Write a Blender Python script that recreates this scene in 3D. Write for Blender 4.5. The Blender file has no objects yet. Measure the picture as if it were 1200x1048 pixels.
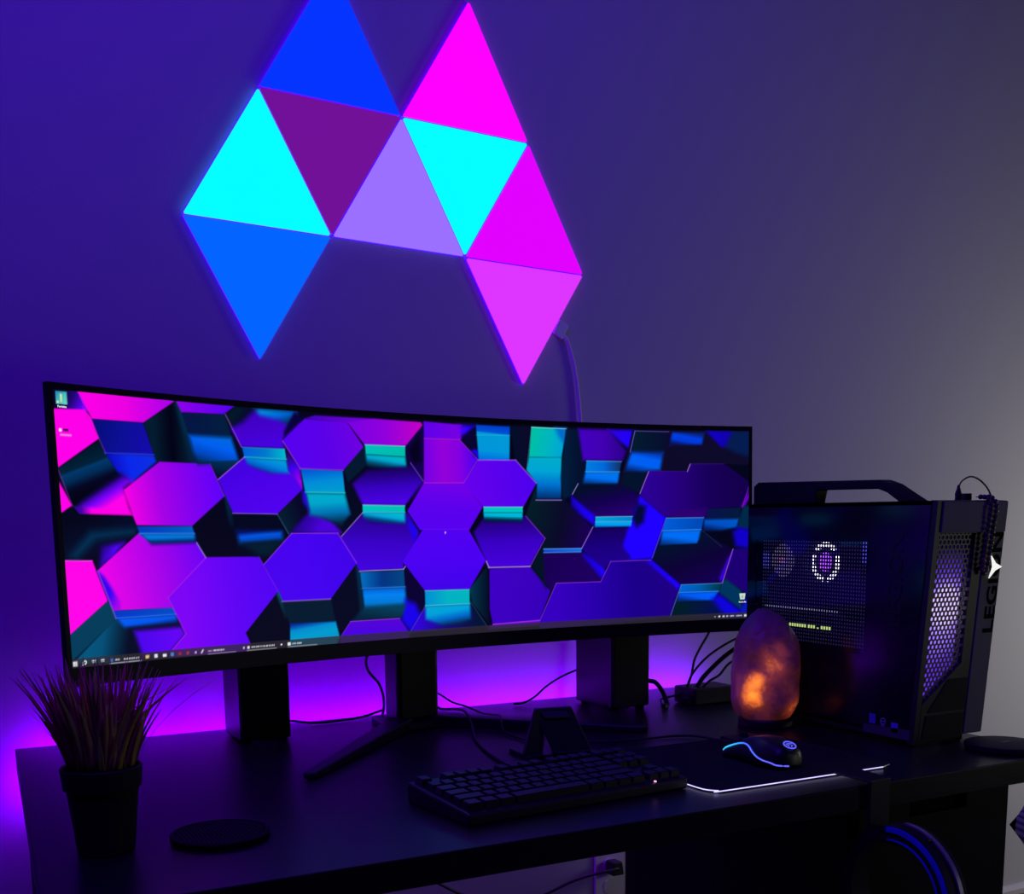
import bpy, bmesh, math, random
import numpy as np
from mathutils import Vector, Matrix
random.seed(7)
SC = bpy.context.scene
COL = SC.collection
PI = math.pi

# ------------------------------------------------------------------ helpers
def lin(c):
    c = c / 255.0
    return c / 12.92 if c <= 0.04045 else ((c + 0.055) / 1.055) ** 2.4
def rgb(r, g, b): return (lin(r), lin(g), lin(b), 1.0)

def mat(name, color=(0.05, 0.05, 0.05, 1), rough=0.5, metal=0.0, spec=0.5, emit=None, strength=1.0, coat=0.0):
    m = bpy.data.materials.new(name); m.use_nodes = True
    b = m.node_tree.nodes['Principled BSDF']
    b.inputs['Base Color'].default_value = color
    b.inputs['Roughness'].default_value = rough
    b.inputs['Metallic'].default_value = metal
    b.inputs['Specular IOR Level'].default_value = spec
    b.inputs['Coat Weight'].default_value = coat
    if emit:
        b.inputs['Emission Color'].default_value = emit
        b.inputs['Emission Strength'].default_value = strength
    return m

def noise_bump(m, scale=200.0, strength=0.1, dist=0.001, stretch=None, colvar=0.0):
    nt = m.node_tree; b = nt.nodes['Principled BSDF']
    tc = nt.nodes.new('ShaderNodeTexCoord')
    mp = nt.nodes.new('ShaderNodeMapping')
    if stretch: mp.inputs['Scale'].default_value = stretch
    n = nt.nodes.new('ShaderNodeTexNoise'); n.inputs['Scale'].default_value = scale; n.inputs['Detail'].default_value = 4
    bp = nt.nodes.new('ShaderNodeBump'); bp.inputs['Strength'].default_value = strength; bp.inputs['Distance'].default_value = dist
    nt.links.new(tc.outputs['Object'], mp.inputs['Vector']); nt.links.new(mp.outputs['Vector'], n.inputs['Vector'])
    nt.links.new(n.outputs['Fac'], bp.inputs['Height']); nt.links.new(bp.outputs['Normal'], b.inputs['Normal'])
    if colvar:
        base = list(b.inputs['Base Color'].default_value)
        r = nt.nodes.new('ShaderNodeValToRGB')
        r.color_ramp.elements[0].color = [c * (1 - colvar) for c in base[:3]] + [1]
        r.color_ramp.elements[1].color = [min(1, c * (1 + colvar)) for c in base[:3]] + [1]
        nt.links.new(n.outputs['Fac'], r.inputs['Fac']); nt.links.new(r.outputs['Color'], b.inputs['Base Color'])
    return m

ROOT = {}
def tag(o, label, cat, group=None, kind=None):
    o['label'] = label; o['category'] = cat
    if group: o['group'] = group
    if kind: o['kind'] = kind
    return o
def thing(name, label, cat, loc=(0, 0, 0), rot=None, group=None):
    o = bpy.data.objects.new(name, None); COL.objects.link(o)
    o.location = loc; o.empty_display_size = 0.02
    if rot: o.rotation_euler = rot
    ROOT[o.name] = (Vector(loc), rot is not None)
    return tag(o, label, cat, group)

class MB:
    """collects shapes and links them as ONE mesh object"""
    def __init__(s): s.v = []; s.f = []; s.mi = []
    def add(s, verts, faces, mi=0):
        n = len(s.v); s.v += [tuple(p) for p in verts]; s.f += [tuple(i + n for i in f) for f in faces]; s.mi += [mi] * len(faces)
        return s
    def box(s, x0, x1, y0, y1, z0, z1, mi=0):
        v = [(x0, y0, z0), (x1, y0, z0), (x1, y1, z0), (x0, y1, z0), (x0, y0, z1), (x1, y0, z1), (x1, y1, z1), (x0, y1, z1)]
        return s.add(v, [(0, 3, 2, 1), (4, 5, 6, 7), (0, 1, 5, 4), (1, 2, 6, 5), (2, 3, 7, 6), (3, 0, 4, 7)], mi)
    def frustum(s, x0, x1, y0, y1, z0, z1, dx, dy0, dy1, mi=0):
        v = [(x0, y0, z0), (x1, y0, z0), (x1, y1, z0), (x0, y1, z0), (x0 + dx, y0 + dy0, z1), (x1 - dx, y0 + dy0, z1), (x1 - dx, y1 - dy1, z1), (x0 + dx, y1 - dy1, z1)]
        return s.add(v, [(0, 3, 2, 1), (4, 5, 6, 7), (0, 1, 5, 4), (1, 2, 6, 5), (2, 3, 7, 6), (3, 0, 4, 7)], mi)
    def prism(s, pts, d, mi=0):
        """pts: 3D polygon, extruded by vector d"""
        n = len(pts); v = [tuple(p) for p in pts] + [tuple(p[i] + d[i] for i in range(3)) for p in pts]
        f = [tuple(range(n))[::-1], tuple(range(n, 2 * n))] + [(i, (i + 1) % n, n + (i + 1) % n, n + i) for i in range(n)]
        return s.add(v, f, mi)
    def tube(s, pts, r, n=8, cap=True, mi=0):
        P = [Vector(p) for p in pts]; R = r if isinstance(r, (list, tuple)) else [r] * len(P)
        up = Vector((0, 0, 1)); V = []; prev = None
        for i, p in enumerate(P):
            t = (P[min(i + 1, len(P) - 1)] - P[max(i - 1, 0)])
            t = t.normalized() if t.length > 1e-9 else Vector((1, 0, 0))
            if prev is None:
                a = t.cross(up)
                if a.length < 1e-3: a = t.cross(Vector((1, 0, 0)))
            else:
                a = prev - t * prev.dot(t)
                if a.length < 1e-6: a = t.cross(up)
            a.normalize(); prev = a; b = t.cross(a)
            for k in range(n):
                w = 2 * PI * k / n
                V.append(p + (a * math.cos(w) + b * math.sin(w)) * R[i])
        F = []
        for i in range(len(P) - 1):
            for k in range(n):
                F.append((i * n + k, i * n + (k + 1) % n, (i + 1) * n + (k + 1) % n, (i + 1) * n + k))
        if cap: F += [tuple(range(n))[::-1], tuple(range((len(P) - 1) * n, len(P) * n))]
        return s.add(V, F, mi)
    def lathe(s, prof, c=(0, 0, 0), n=40, mi=0, axis='z'):
        V = []; F = []
        for r, h in prof:
            for k in range(n):
                w = 2 * PI * k / n
                p = (r * math.cos(w), r * math.sin(w), h)
                if axis == 'y': p = (p[0], p[2], p[1])
                if axis == 'x': p = (p[2], p[0], p[1])
                V.append((c[0] + p[0], c[1] + p[1], c[2] + p[2]))
        for i in range(len(prof) - 1):
            for k in range(n):
                F.append((i * n + k, i * n + (k + 1) % n, (i + 1) * n + (k + 1) % n, (i + 1) * n + k))
        F += [tuple(range(n))[::-1], tuple(range((len(prof) - 1) * n, len(prof) * n))]
        return s.add(V, F, mi)
    def ring(s, c, r0, r1, h, axis='x', n=40, mi=0):
        """flat washer of thickness h centred on c"""
        prof = [(r0, -h / 2), (r1, -h / 2), (r1, h / 2), (r0, h / 2), (r0, -h / 2)]
        V = []; F = []
        for r, z in prof[:4]:
            for k in range(n):
                w = 2 * PI * k / n
                p = (r * math.cos(w), r * math.sin(w), z)
                if axis == 'y': p = (p[0], p[2], p[1])
                if axis == 'x': p = (p[2], p[0], p[1])
                V.append((c[0] + p[0], c[1] + p[1], c[2] + p[2]))
        for i in range(4):
            j = (i + 1) % 4
            for k in range(n):
                F.append((i * n + k, i * n + (k + 1) % n, j * n + (k + 1) % n, j * n + k))
        return s.add(V, F, mi)
    def ball(s, c, r, n=10, m=6, sz=(1, 1, 1), mi=0):
        prof = [(max(1e-5, r * math.sin(PI * i / m)), -r * math.cos(PI * i / m)) for i in range(m + 1)]
        n0 = len(s.v); s.lathe(prof, (0, 0, 0), n, mi)
        for i in range(n0, len(s.v)):
            p = s.v[i]; s.v[i] = (c[0] + p[0] * sz[0], c[1] + p[1] * sz[1], c[2] + p[2] * sz[2])
        return s
    def build(s, name, m, parent=None, bevel=0.0, smooth=False, seg=2, label=None):
        me = bpy.data.meshes.new(name)
        V = s.v
        if parent is not None:
            loc, rotated = ROOT[parent.name]
            if not rotated: V = [(p[0] - loc.x, p[1] - loc.y, p[2] - loc.z) for p in V]
        me.from_pydata(V, [], s.f)
        for mm in (m if isinstance(m, (list, tuple)) else [m]): me.materials.append(mm)
        if any(s.mi): me.polygons.foreach_set('material_index', s.mi)
        bm = bmesh.new(); bm.from_mesh(me); bmesh.ops.recalc_face_normals(bm, faces=bm.faces); bm.to_mesh(me); bm.free()
        o = bpy.data.objects.new(name, me); COL.objects.link(o)
        if parent is not None:
            o.parent = parent; ROOT[o.name] = ROOT[parent.name]
        else: ROOT[o.name] = (Vector((0, 0, 0)), False)
        if smooth:
            me.polygons.foreach_set('use_smooth', [True] * len(me.polygons))
            if bevel == 0 and smooth != 'all':
                me.set_sharp_from_angle(angle=math.radians(42))
        if bevel:
            md = o.modifiers.new('bevel', 'BEVEL'); md.width = bevel; md.segments = seg; md.limit_method = 'ANGLE'; md.angle_limit = math.radians(35)
        if label: o['label'] = label
        return o

def spline(pts, n=8):
    P = [Vector(p) for p in pts]; P = [P[0] * 2 - P[1]] + P + [P[-1] * 2 - P[-2]]; out = []
    for i in range(1, len(P) - 2):
        a, b, c, d = P[i - 1:i + 3]
        for k in range(n):
            t = k / n
            out.append(0.5 * ((2 * b) + (c - a) * t + (2 * a - 5 * b + 4 * c - d) * t * t + (3 * b - a - 3 * c + d) * t ** 3))
    out.append(P[-2]); return out

def text_mesh(name, body, size, m, parent, M, extrude=0.0002, bold=0.0, space=1.0, align='LEFT', local=False):
    """real lettering: a text curve turned into a mesh, placed by matrix M (world, or the parent's own space)"""
    cu = bpy.data.curves.new(name, 'FONT'); cu.body = body; cu.size = size; cu.extrude = extrude; cu.offset = bold
    cu.space_character = space; cu.align_x = align; cu.resolution_u = 3
    t = bpy.data.objects.new(name + '_curve', cu); COL.objects.link(t)
    me = bpy.data.meshes.new_from_object(t.evaluated_get(bpy.context.evaluated_depsgraph_get()))
    bpy.data.objects.remove(t); bpy.data.curves.remove(cu)
    me.name = name; me.transform(M)
    if parent is not None and not local:
        loc, rotated = ROOT[parent.name]; me.transform(Matrix.Translation(-loc))
    me.materials.clear(); me.materials.append(m)
    o = bpy.data.objects.new(name, me); COL.objects.link(o); o.parent = parent
    if parent is not None: ROOT[o.name] = ROOT[parent.name]
    return o

DZ = 0.75      # desk top height
# ------------------------------------------------------------------ camera
cd = bpy.data.cameras.new('camera'); cam = bpy.data.objects.new('camera', cd); COL.objects.link(cam)
RT = [[0.87255676, -0.08168135, 0.48163560], [-0.48845798, -0.13111745, 0.86268014], [-0.00731405, -0.98799614, -0.15430533]]
CP = (-0.45268457, -1.98833134, 1.09899878)
cam.matrix_world = Matrix(((RT[0][0], -RT[0][1], -RT[0][2], CP[0]), (RT[1][0], -RT[1][1], -RT[1][2], CP[1]), (RT[2][0], -RT[2][1], -RT[2][2], CP[2]), (0, 0, 0, 1)))
FPX, PX, PY = 1361.7044, 636.1382, 818.5442
cd.sensor_fit = 'HORIZONTAL'; cd.sensor_width = 36.0; cd.lens = FPX / 1200 * 36.0
cd.shift_x = (600 - PX) / 1200; cd.shift_y = (PY - 524) / 1200
cd.clip_start = 0.02
SC.camera = cam

# ------------------------------------------------------------------ materials
m_wall = noise_bump(mat('wall_paint', (0.52, 0.51, 0.50, 1), 0.85, spec=0.2), 160, 0.12, 0.002)
m_floor = noise_bump(mat('floor_carpet', (0.16, 0.15, 0.14, 1), 0.95, spec=0.1), 300, 0.4, 0.004, colvar=0.3)
m_trim = mat('trim_paint', (0.62, 0.61, 0.59, 1), 0.4)
m_desk = noise_bump(mat('black_brown_veneer', (0.010, 0.0085, 0.0095, 1), 0.36, spec=0.32), 14, 0.12, 0.001, stretch=(1.0, 14.0, 14.0), colvar=0.35)
m_desk2 = mat('black_brown_carcass', (0.007, 0.0065, 0.007, 1), 0.6, spec=0.18)
m_slot = mat('recess_black', (0.003, 0.003, 0.003, 1), 0.8, spec=0.1)
m_blk = mat('black_plastic', (0.012, 0.012, 0.013, 1), 0.42)
m_blkm = mat('matte_black_plastic', (0.010, 0.010, 0.011, 1), 0.65, spec=0.3)
m_gloss = mat('gloss_black', (0.006, 0.006, 0.008, 1), 0.12)
m_metal = mat('dark_metal', (0.03, 0.03, 0.034, 1), 0.38, metal=0.7)
m_rub = mat('black_rubber', (0.008, 0.008, 0.008, 1), 0.8, spec=0.2)
m_cable = mat('black_cable', (0.010, 0.010, 0.012, 1), 0.5)
m_white = mat('white_plastic', (0.8, 0.79, 0.77, 1), 0.5)

# ------------------------------------------------------------------ setting
def struct(o):
    o['kind'] = 'structure'; return o
struct(MB().box(-2.6, 3.4, 0.0, 0.1, -0.02, 2.7).build('wall_back', m_wall))
struct(MB().box(-2.6, 3.4, -3.2, 0.0, -0.06, 0.0).build('floor', m_floor))
b = MB()
b.prism([(-2.6, 0.0, 0.0), (-2.6, -0.014, 0.0), (-2.6, -0.014, 0.1), (-2.6, -0.019, 0.104), (-2.6, -0.019, 0.117), (-2.6, -0.008, 0.126), (-2.6, 0.0, 0.126)], (6.0, 0, 0))
struct(b.build('baseboard_back', m_trim))

# ------------------------------------------------------------------ triangular light panels on the wall
S = 0.25; H3 = S * math.sqrt(3) / 2; PHI = -0.0358119
def lat(a, h):
    x = a * S; z = h * H3
    return Vector((math.cos(PHI) * x - math.sin(PHI) * z, 0, 1.581 + math.sin(PHI) * x + math.cos(PHI) * z))
PANELS = [
    ([(0.5, 1), (1.5, 1), (1, 2)], (0, 52, 255), 'royal blue triangular light panel at the top left, tip above the picture edge'),
    ([(1.5, 1), (2.5, 1), (2, 2)], (255, 0, 255), 'magenta triangular light panel pointing up at the top of the right arm'),
    ([(0, 0), (1, 0), (0.5, 1)], (0, 255, 255), 'upright cyan triangular light panel at the left end of the cluster'),
    ([(1, 0), (1.5, 1), (0.5, 1)], (112, 16, 150), 'dark plum downward triangular light panel, dimmest of the cluster'),
    ([(1, 0), (2, 0), (1.5, 1)], (155, 112, 255), 'pale lavender triangular light panel in the middle of the cluster'),
    ([(2, 0), (2.5, 1), (1.5, 1)], (0, 255, 255), 'inverted cyan triangular light panel between lavender and magenta ones'),
    ([(2, 0), (3, 0), (2.5, 1)], (225, 0, 255), 'purple magenta upright triangular light panel at the right end of the cluster'),
    ([(0.5, -1), (1, 0), (0, 0)], (0, 100, 255), 'azure blue triangular light panel hanging point down at lower left'),
    ([(2.5, -1), (3, 0), (2, 0)], (222, 52, 255), 'orchid pink triangular light panel hanging point down beside the white cable'),
]
m_house = mat('panel_edge_glow', (0.3, 0.3, 0.3, 1), 0.6, emit=(0.035, 0.0, 0.80, 1), strength=3.5)
for tri, col, lab in PANELS:
    P = [lat(*p) for p in tri]; c = (P[0] + P[1] + P[2]) / 3
    r = thing('light_panel', lab, 'light panel', tuple(c), group='triangular light panels on the wall')
    def inset(p, d):
        v = (p - c); return c + v * (1 - d / (H3 / 3))
    I = [inset(p, 0.0016) for p in P]
    MB().prism([(p.x, 0.0, p.z) for p in I], (0, -0.0045, 0)).build('housing', m_house, r)
    m = mat('lit_diffuser', (0.02, 0.02, 0.02, 1), 0.5, spec=0.05, emit=rgb(*col), strength=1.0)
    I = [inset(p, 0.0015) for p in P]
    rp = []
    for i in range(3):   # slightly rounded corners
        p, q, s_ = I[i], I[(i + 1) % 3], I[(i - 1) % 3]
        rp += [p + (s_ - p).normalized() * 0.003, p + (q - p).normalized() * 0.003]
    MB().prism([(p.x, -0.0045, p.z) for p in rp], (0, -0.0035, 0)).build('diffuser', m, r)

r = thing('power_cable', 'white power cable running down the wall from the lowest pink light panel', 'cable', (0.699, -0.006, 1.451))
q = MB(); ang = math.radians(-28)
cx, cz = 0.699, 1.451
pts = []
for dx, dz in ((-0.011, -0.014), (0.011, -0.014), (0.011, 0.014), (-0.011, 0.014)):
    pts.append((cx + dx * math.cos(ang) - dz * math.sin(ang), -0.0005, cz + dx * math.sin(ang) + dz * math.cos(ang)))
q.prism(pts, (0, -0.009, 0)).build('connector', m_white, r, bevel=0.0015)
MB().tube(spline([(0.703, -0.005, 1.445), (0.716, -0.006, 1.425), (0.731, -0.006, 1.375), (0.740, -0.006, 1.31), (0.743, -0.006, 1.25), (0.741, -0.006, 1.1), (0.735, -0.008, 0.95), (0.73, -0.012, 0.80), (0.73, -0.014, 0.62)]), 0.0036).build('cord', m_white, r, smooth=True)

# ------------------------------------------------------------------ desk
r = thing('desk', 'long black-brown wooden desk standing along the wall', 'desk', (0.35, -0.47, 0.0))
MB().prism([(-0.306, -0.048, DZ - 0.034), (1.04, -0.048, DZ - 0.034), (1.04, -0.902, DZ - 0.034), (-0.359, -0.902, DZ - 0.034)], (0, 0, 0.034)).build('tabletop', m_desk, r, bevel=0.002)
MB().prism([(-0.300, -0.09, 0), (-0.262, -0.09, 0), (-0.305, -0.87, 0), (-0.343, -0.87, 0)], (0, 0, DZ - 0.034)).build('side_panel', m_desk2, r, bevel=0.0015)
MB().box(-0.27, 0.64, -0.36, -0.34, DZ - 0.13, DZ - 0.034).build('apron', m_desk2, r)

r = thing('drawer_unit', 'black drawer pedestal under the right half of the desk', 'drawer unit', (0.788, -0.6, 0.0))
MB().box(0.64, 0.936, -0.868, -0.325, 0.03, DZ - 0.035).build('carcass', m_desk2, r, bevel=0.0015)
for z0, z1 in ((0.52, 0.712), (0.285, 0.515), (0.045, 0.28)):
    d = MB()
    d.box(0.643, 0.933, -0.885, -0.869, z0, z1 - 0.022)
    d.box(0.643, 0.735, -0.885, -0.869, z1 - 0.022, z1).box(0.847, 0.933, -0.885, -0.869, z1 - 0.022, z1)
    dr = d.build('drawer_front', m_desk2, r)
    MB().box(0.736, 0.846, -0.8745, -0.8695, z1 - 0.021, z1).build('grip_slot', m_slot, dr)

m_led = mat('violet_led', (0.1, 0.1, 0.1, 1), 0.5, emit=(0.19, 0.0, 1.0, 1), strength=62.0)
s_ = MB().tube([(-0.282, -0.041, DZ - 0.11), (-0.282, -0.041, DZ - 0.04), (-0.285, -0.041, DZ - 0.025), (-0.275, -0.041, DZ - 0.018), (1.03, -0.041, DZ - 0.018)], 0.0045, 8).build('led_strip', m_led)  # short drop at the left end added to brighten the wall there
tag(s_, 'violet glowing LED strip fixed along the back edge of the desk', 'light strip')
s_.location = (0, 0, 0)

# ------------------------------------------------------------------ ultrawide monitor
MC = (0.310803, -0.294578, 1.581 - 0.5006244); YAW, TILT, ROLL, K = 0.1279082, 0.0281220, -0.0049923, 0.5255354
RR = 1 / K
mon = thing('curved_monitor', 'very wide curved black monitor on the desk showing purple hexagon wallpaper', 'monitor', MC, rot=(-TILT, -ROLL, YAW))
def ms(s, h, d=0.0):
    """arc length s, height h, depth d behind the glass -> monitor space"""
    r_ = RR + d
    return (r_ * math.sin(s / RR), -RR + r_ * math.cos(s / RR), h)
HT, HB, WO = 0.1763, -0.1897, 0.6105
ST, SB, WS = 0.1681, -0.1669, 0.6042
def curved_slab(s0, s1, h0, h1, d0, d1, n=40, mb=None):
    mb = mb or MB(); V = []; F = []
    for i in range(n + 1):
        s = s0 + (s1 - s0) * i / n
        V += [ms(s, h0, d0), ms(s, h1, d0), ms(s, h1, d1), ms(s, h0, d1)]
    for i in range(n):
        a = i * 4
        for k in range(4): F.append((a + k, a + (k + 1) % 4, a + 4 + (k + 1) % 4, a + 4 + k))
    F += [(0, 1, 2, 3), (n * 4 + 3, n * 4 + 2, n * 4 + 1, n * 4)]
    mb.add(V, F); return mb
m_bez = mat('bezel_black', (0.006, 0.006, 0.008, 1), 0.4, spec=0.25)
b = MB()
curved_slab(-WO, WO, ST, HT, -0.0012, 0.009, mb=b)
curved_slab(-WO, -WS, SB, ST, -0.0012, 0.009, 2, mb=b); curved_slab(WS, WO, SB, ST, -0.0012, 0.009, 2, mb=b)
b.build('bezel', m_bez, mon, smooth=True)
curved_slab(-WO, WO, HB, SB, -0.003, 0.009).build('lower_bezel', m_bez, mon, smooth=True)
curved_slab(-WO + 0.022, WO - 0.022, HB + 0.012, HT - 0.012, 0.0092, 0.034).build('back_shell', m_blkm, mon, smooth=True)
# stand, built in monitor space: the hub stands behind the middle
hz = DZ - MC[2]
UNT = (Matrix.Rotation(-ROLL, 4, 'Y') @ Matrix.Rotation(-TILT, 4, 'X')).inverted()
def upright(b):
    b.v = [tuple(UNT @ Vector(p)) for p in b.v]; return b
b = MB(); b.frustum(-0.12, 0.12, 0.035, 0.062, -0.09, 0.11, 0.012, 0.0, 0.006); b.build('mount_block', m_blk, mon, bevel=0.006)
b = MB()
prof = [(0.037, 0.062), (0.030, 0.10), (0.036, 0.135), (0.040, 0.15)]
b.prism([(-0.040, 0.080, hz + 0.012), (0.040, 0.080, hz + 0.012), (0.036, 0.135, hz + 0.012), (-0.036, 0.135, hz + 0.012)], (0, -0.004, 0.30))
b.box(-0.033, 0.033, 0.058, 0.10, 0.0, 0.05)
upright(b).build('stand_neck', m_blk, mon, bevel=0.008, seg=3)
upright(MB().prism([(-0.050, 0.060, hz + 0.001), (0.050, 0.060, hz + 0.001), (0.060, 0.10, hz + 0.001), (0.045, 0.165, hz + 0.001), (-0.045, 0.165, hz + 0.001), (-0.060, 0.10, hz + 0.001)], (0, 0, 0.014))).build('stand_hub', m_blk, mon, bevel=0.003)
c_, sn = math.cos(YAW), math.sin(YAW)
def w2m(x, y):    # desk position -> monitor space (yaw only)
    dx, dy = x - MC[0], y - MC[1]
    return (c_ * dx + sn * dy, -sn * dx + c_ * dy)
for tip in ((0.020, -0.492), (0.605, -0.435)):
    tx, ty = w2m(*tip); hx, hy = (-0.03 if tip[0] < 0.3 else 0.03), 0.085
    d = Vector((tx - hx, ty - hy)); d.normalize(); n = Vector((-d.y, d.x))
    a = [Vector((hx, hy)) + n * 0.019, Vector((tx, ty)) + n * 0.009, Vector((tx, ty)) + d * 0.006, Vector((tx, ty)) - n * 0.009, Vector((hx, hy)) - n * 0.019]
    lo = [(p.x, p.y, hz + 0.001) for p in a]
    hi = [(a[0].x, a[0].y, hz + 0.022), (a[1].x, a[1].y, hz + 0.010), (a[2].x, a[2].y, hz + 0.009), (a[3].x, a[3].y, hz + 0.010), (a[4].x, a[4].y, hz + 0.022)]
    upright(MB().add(lo + hi, [(4, 3, 2, 1, 0), (5, 6, 7, 8, 9)] + [(i, (i + 1) % 5, 5 + (i + 1) % 5, 5 + i) for i in range(5)])).build('stand_leg', m_blk, mon, bevel=0.002)

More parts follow.
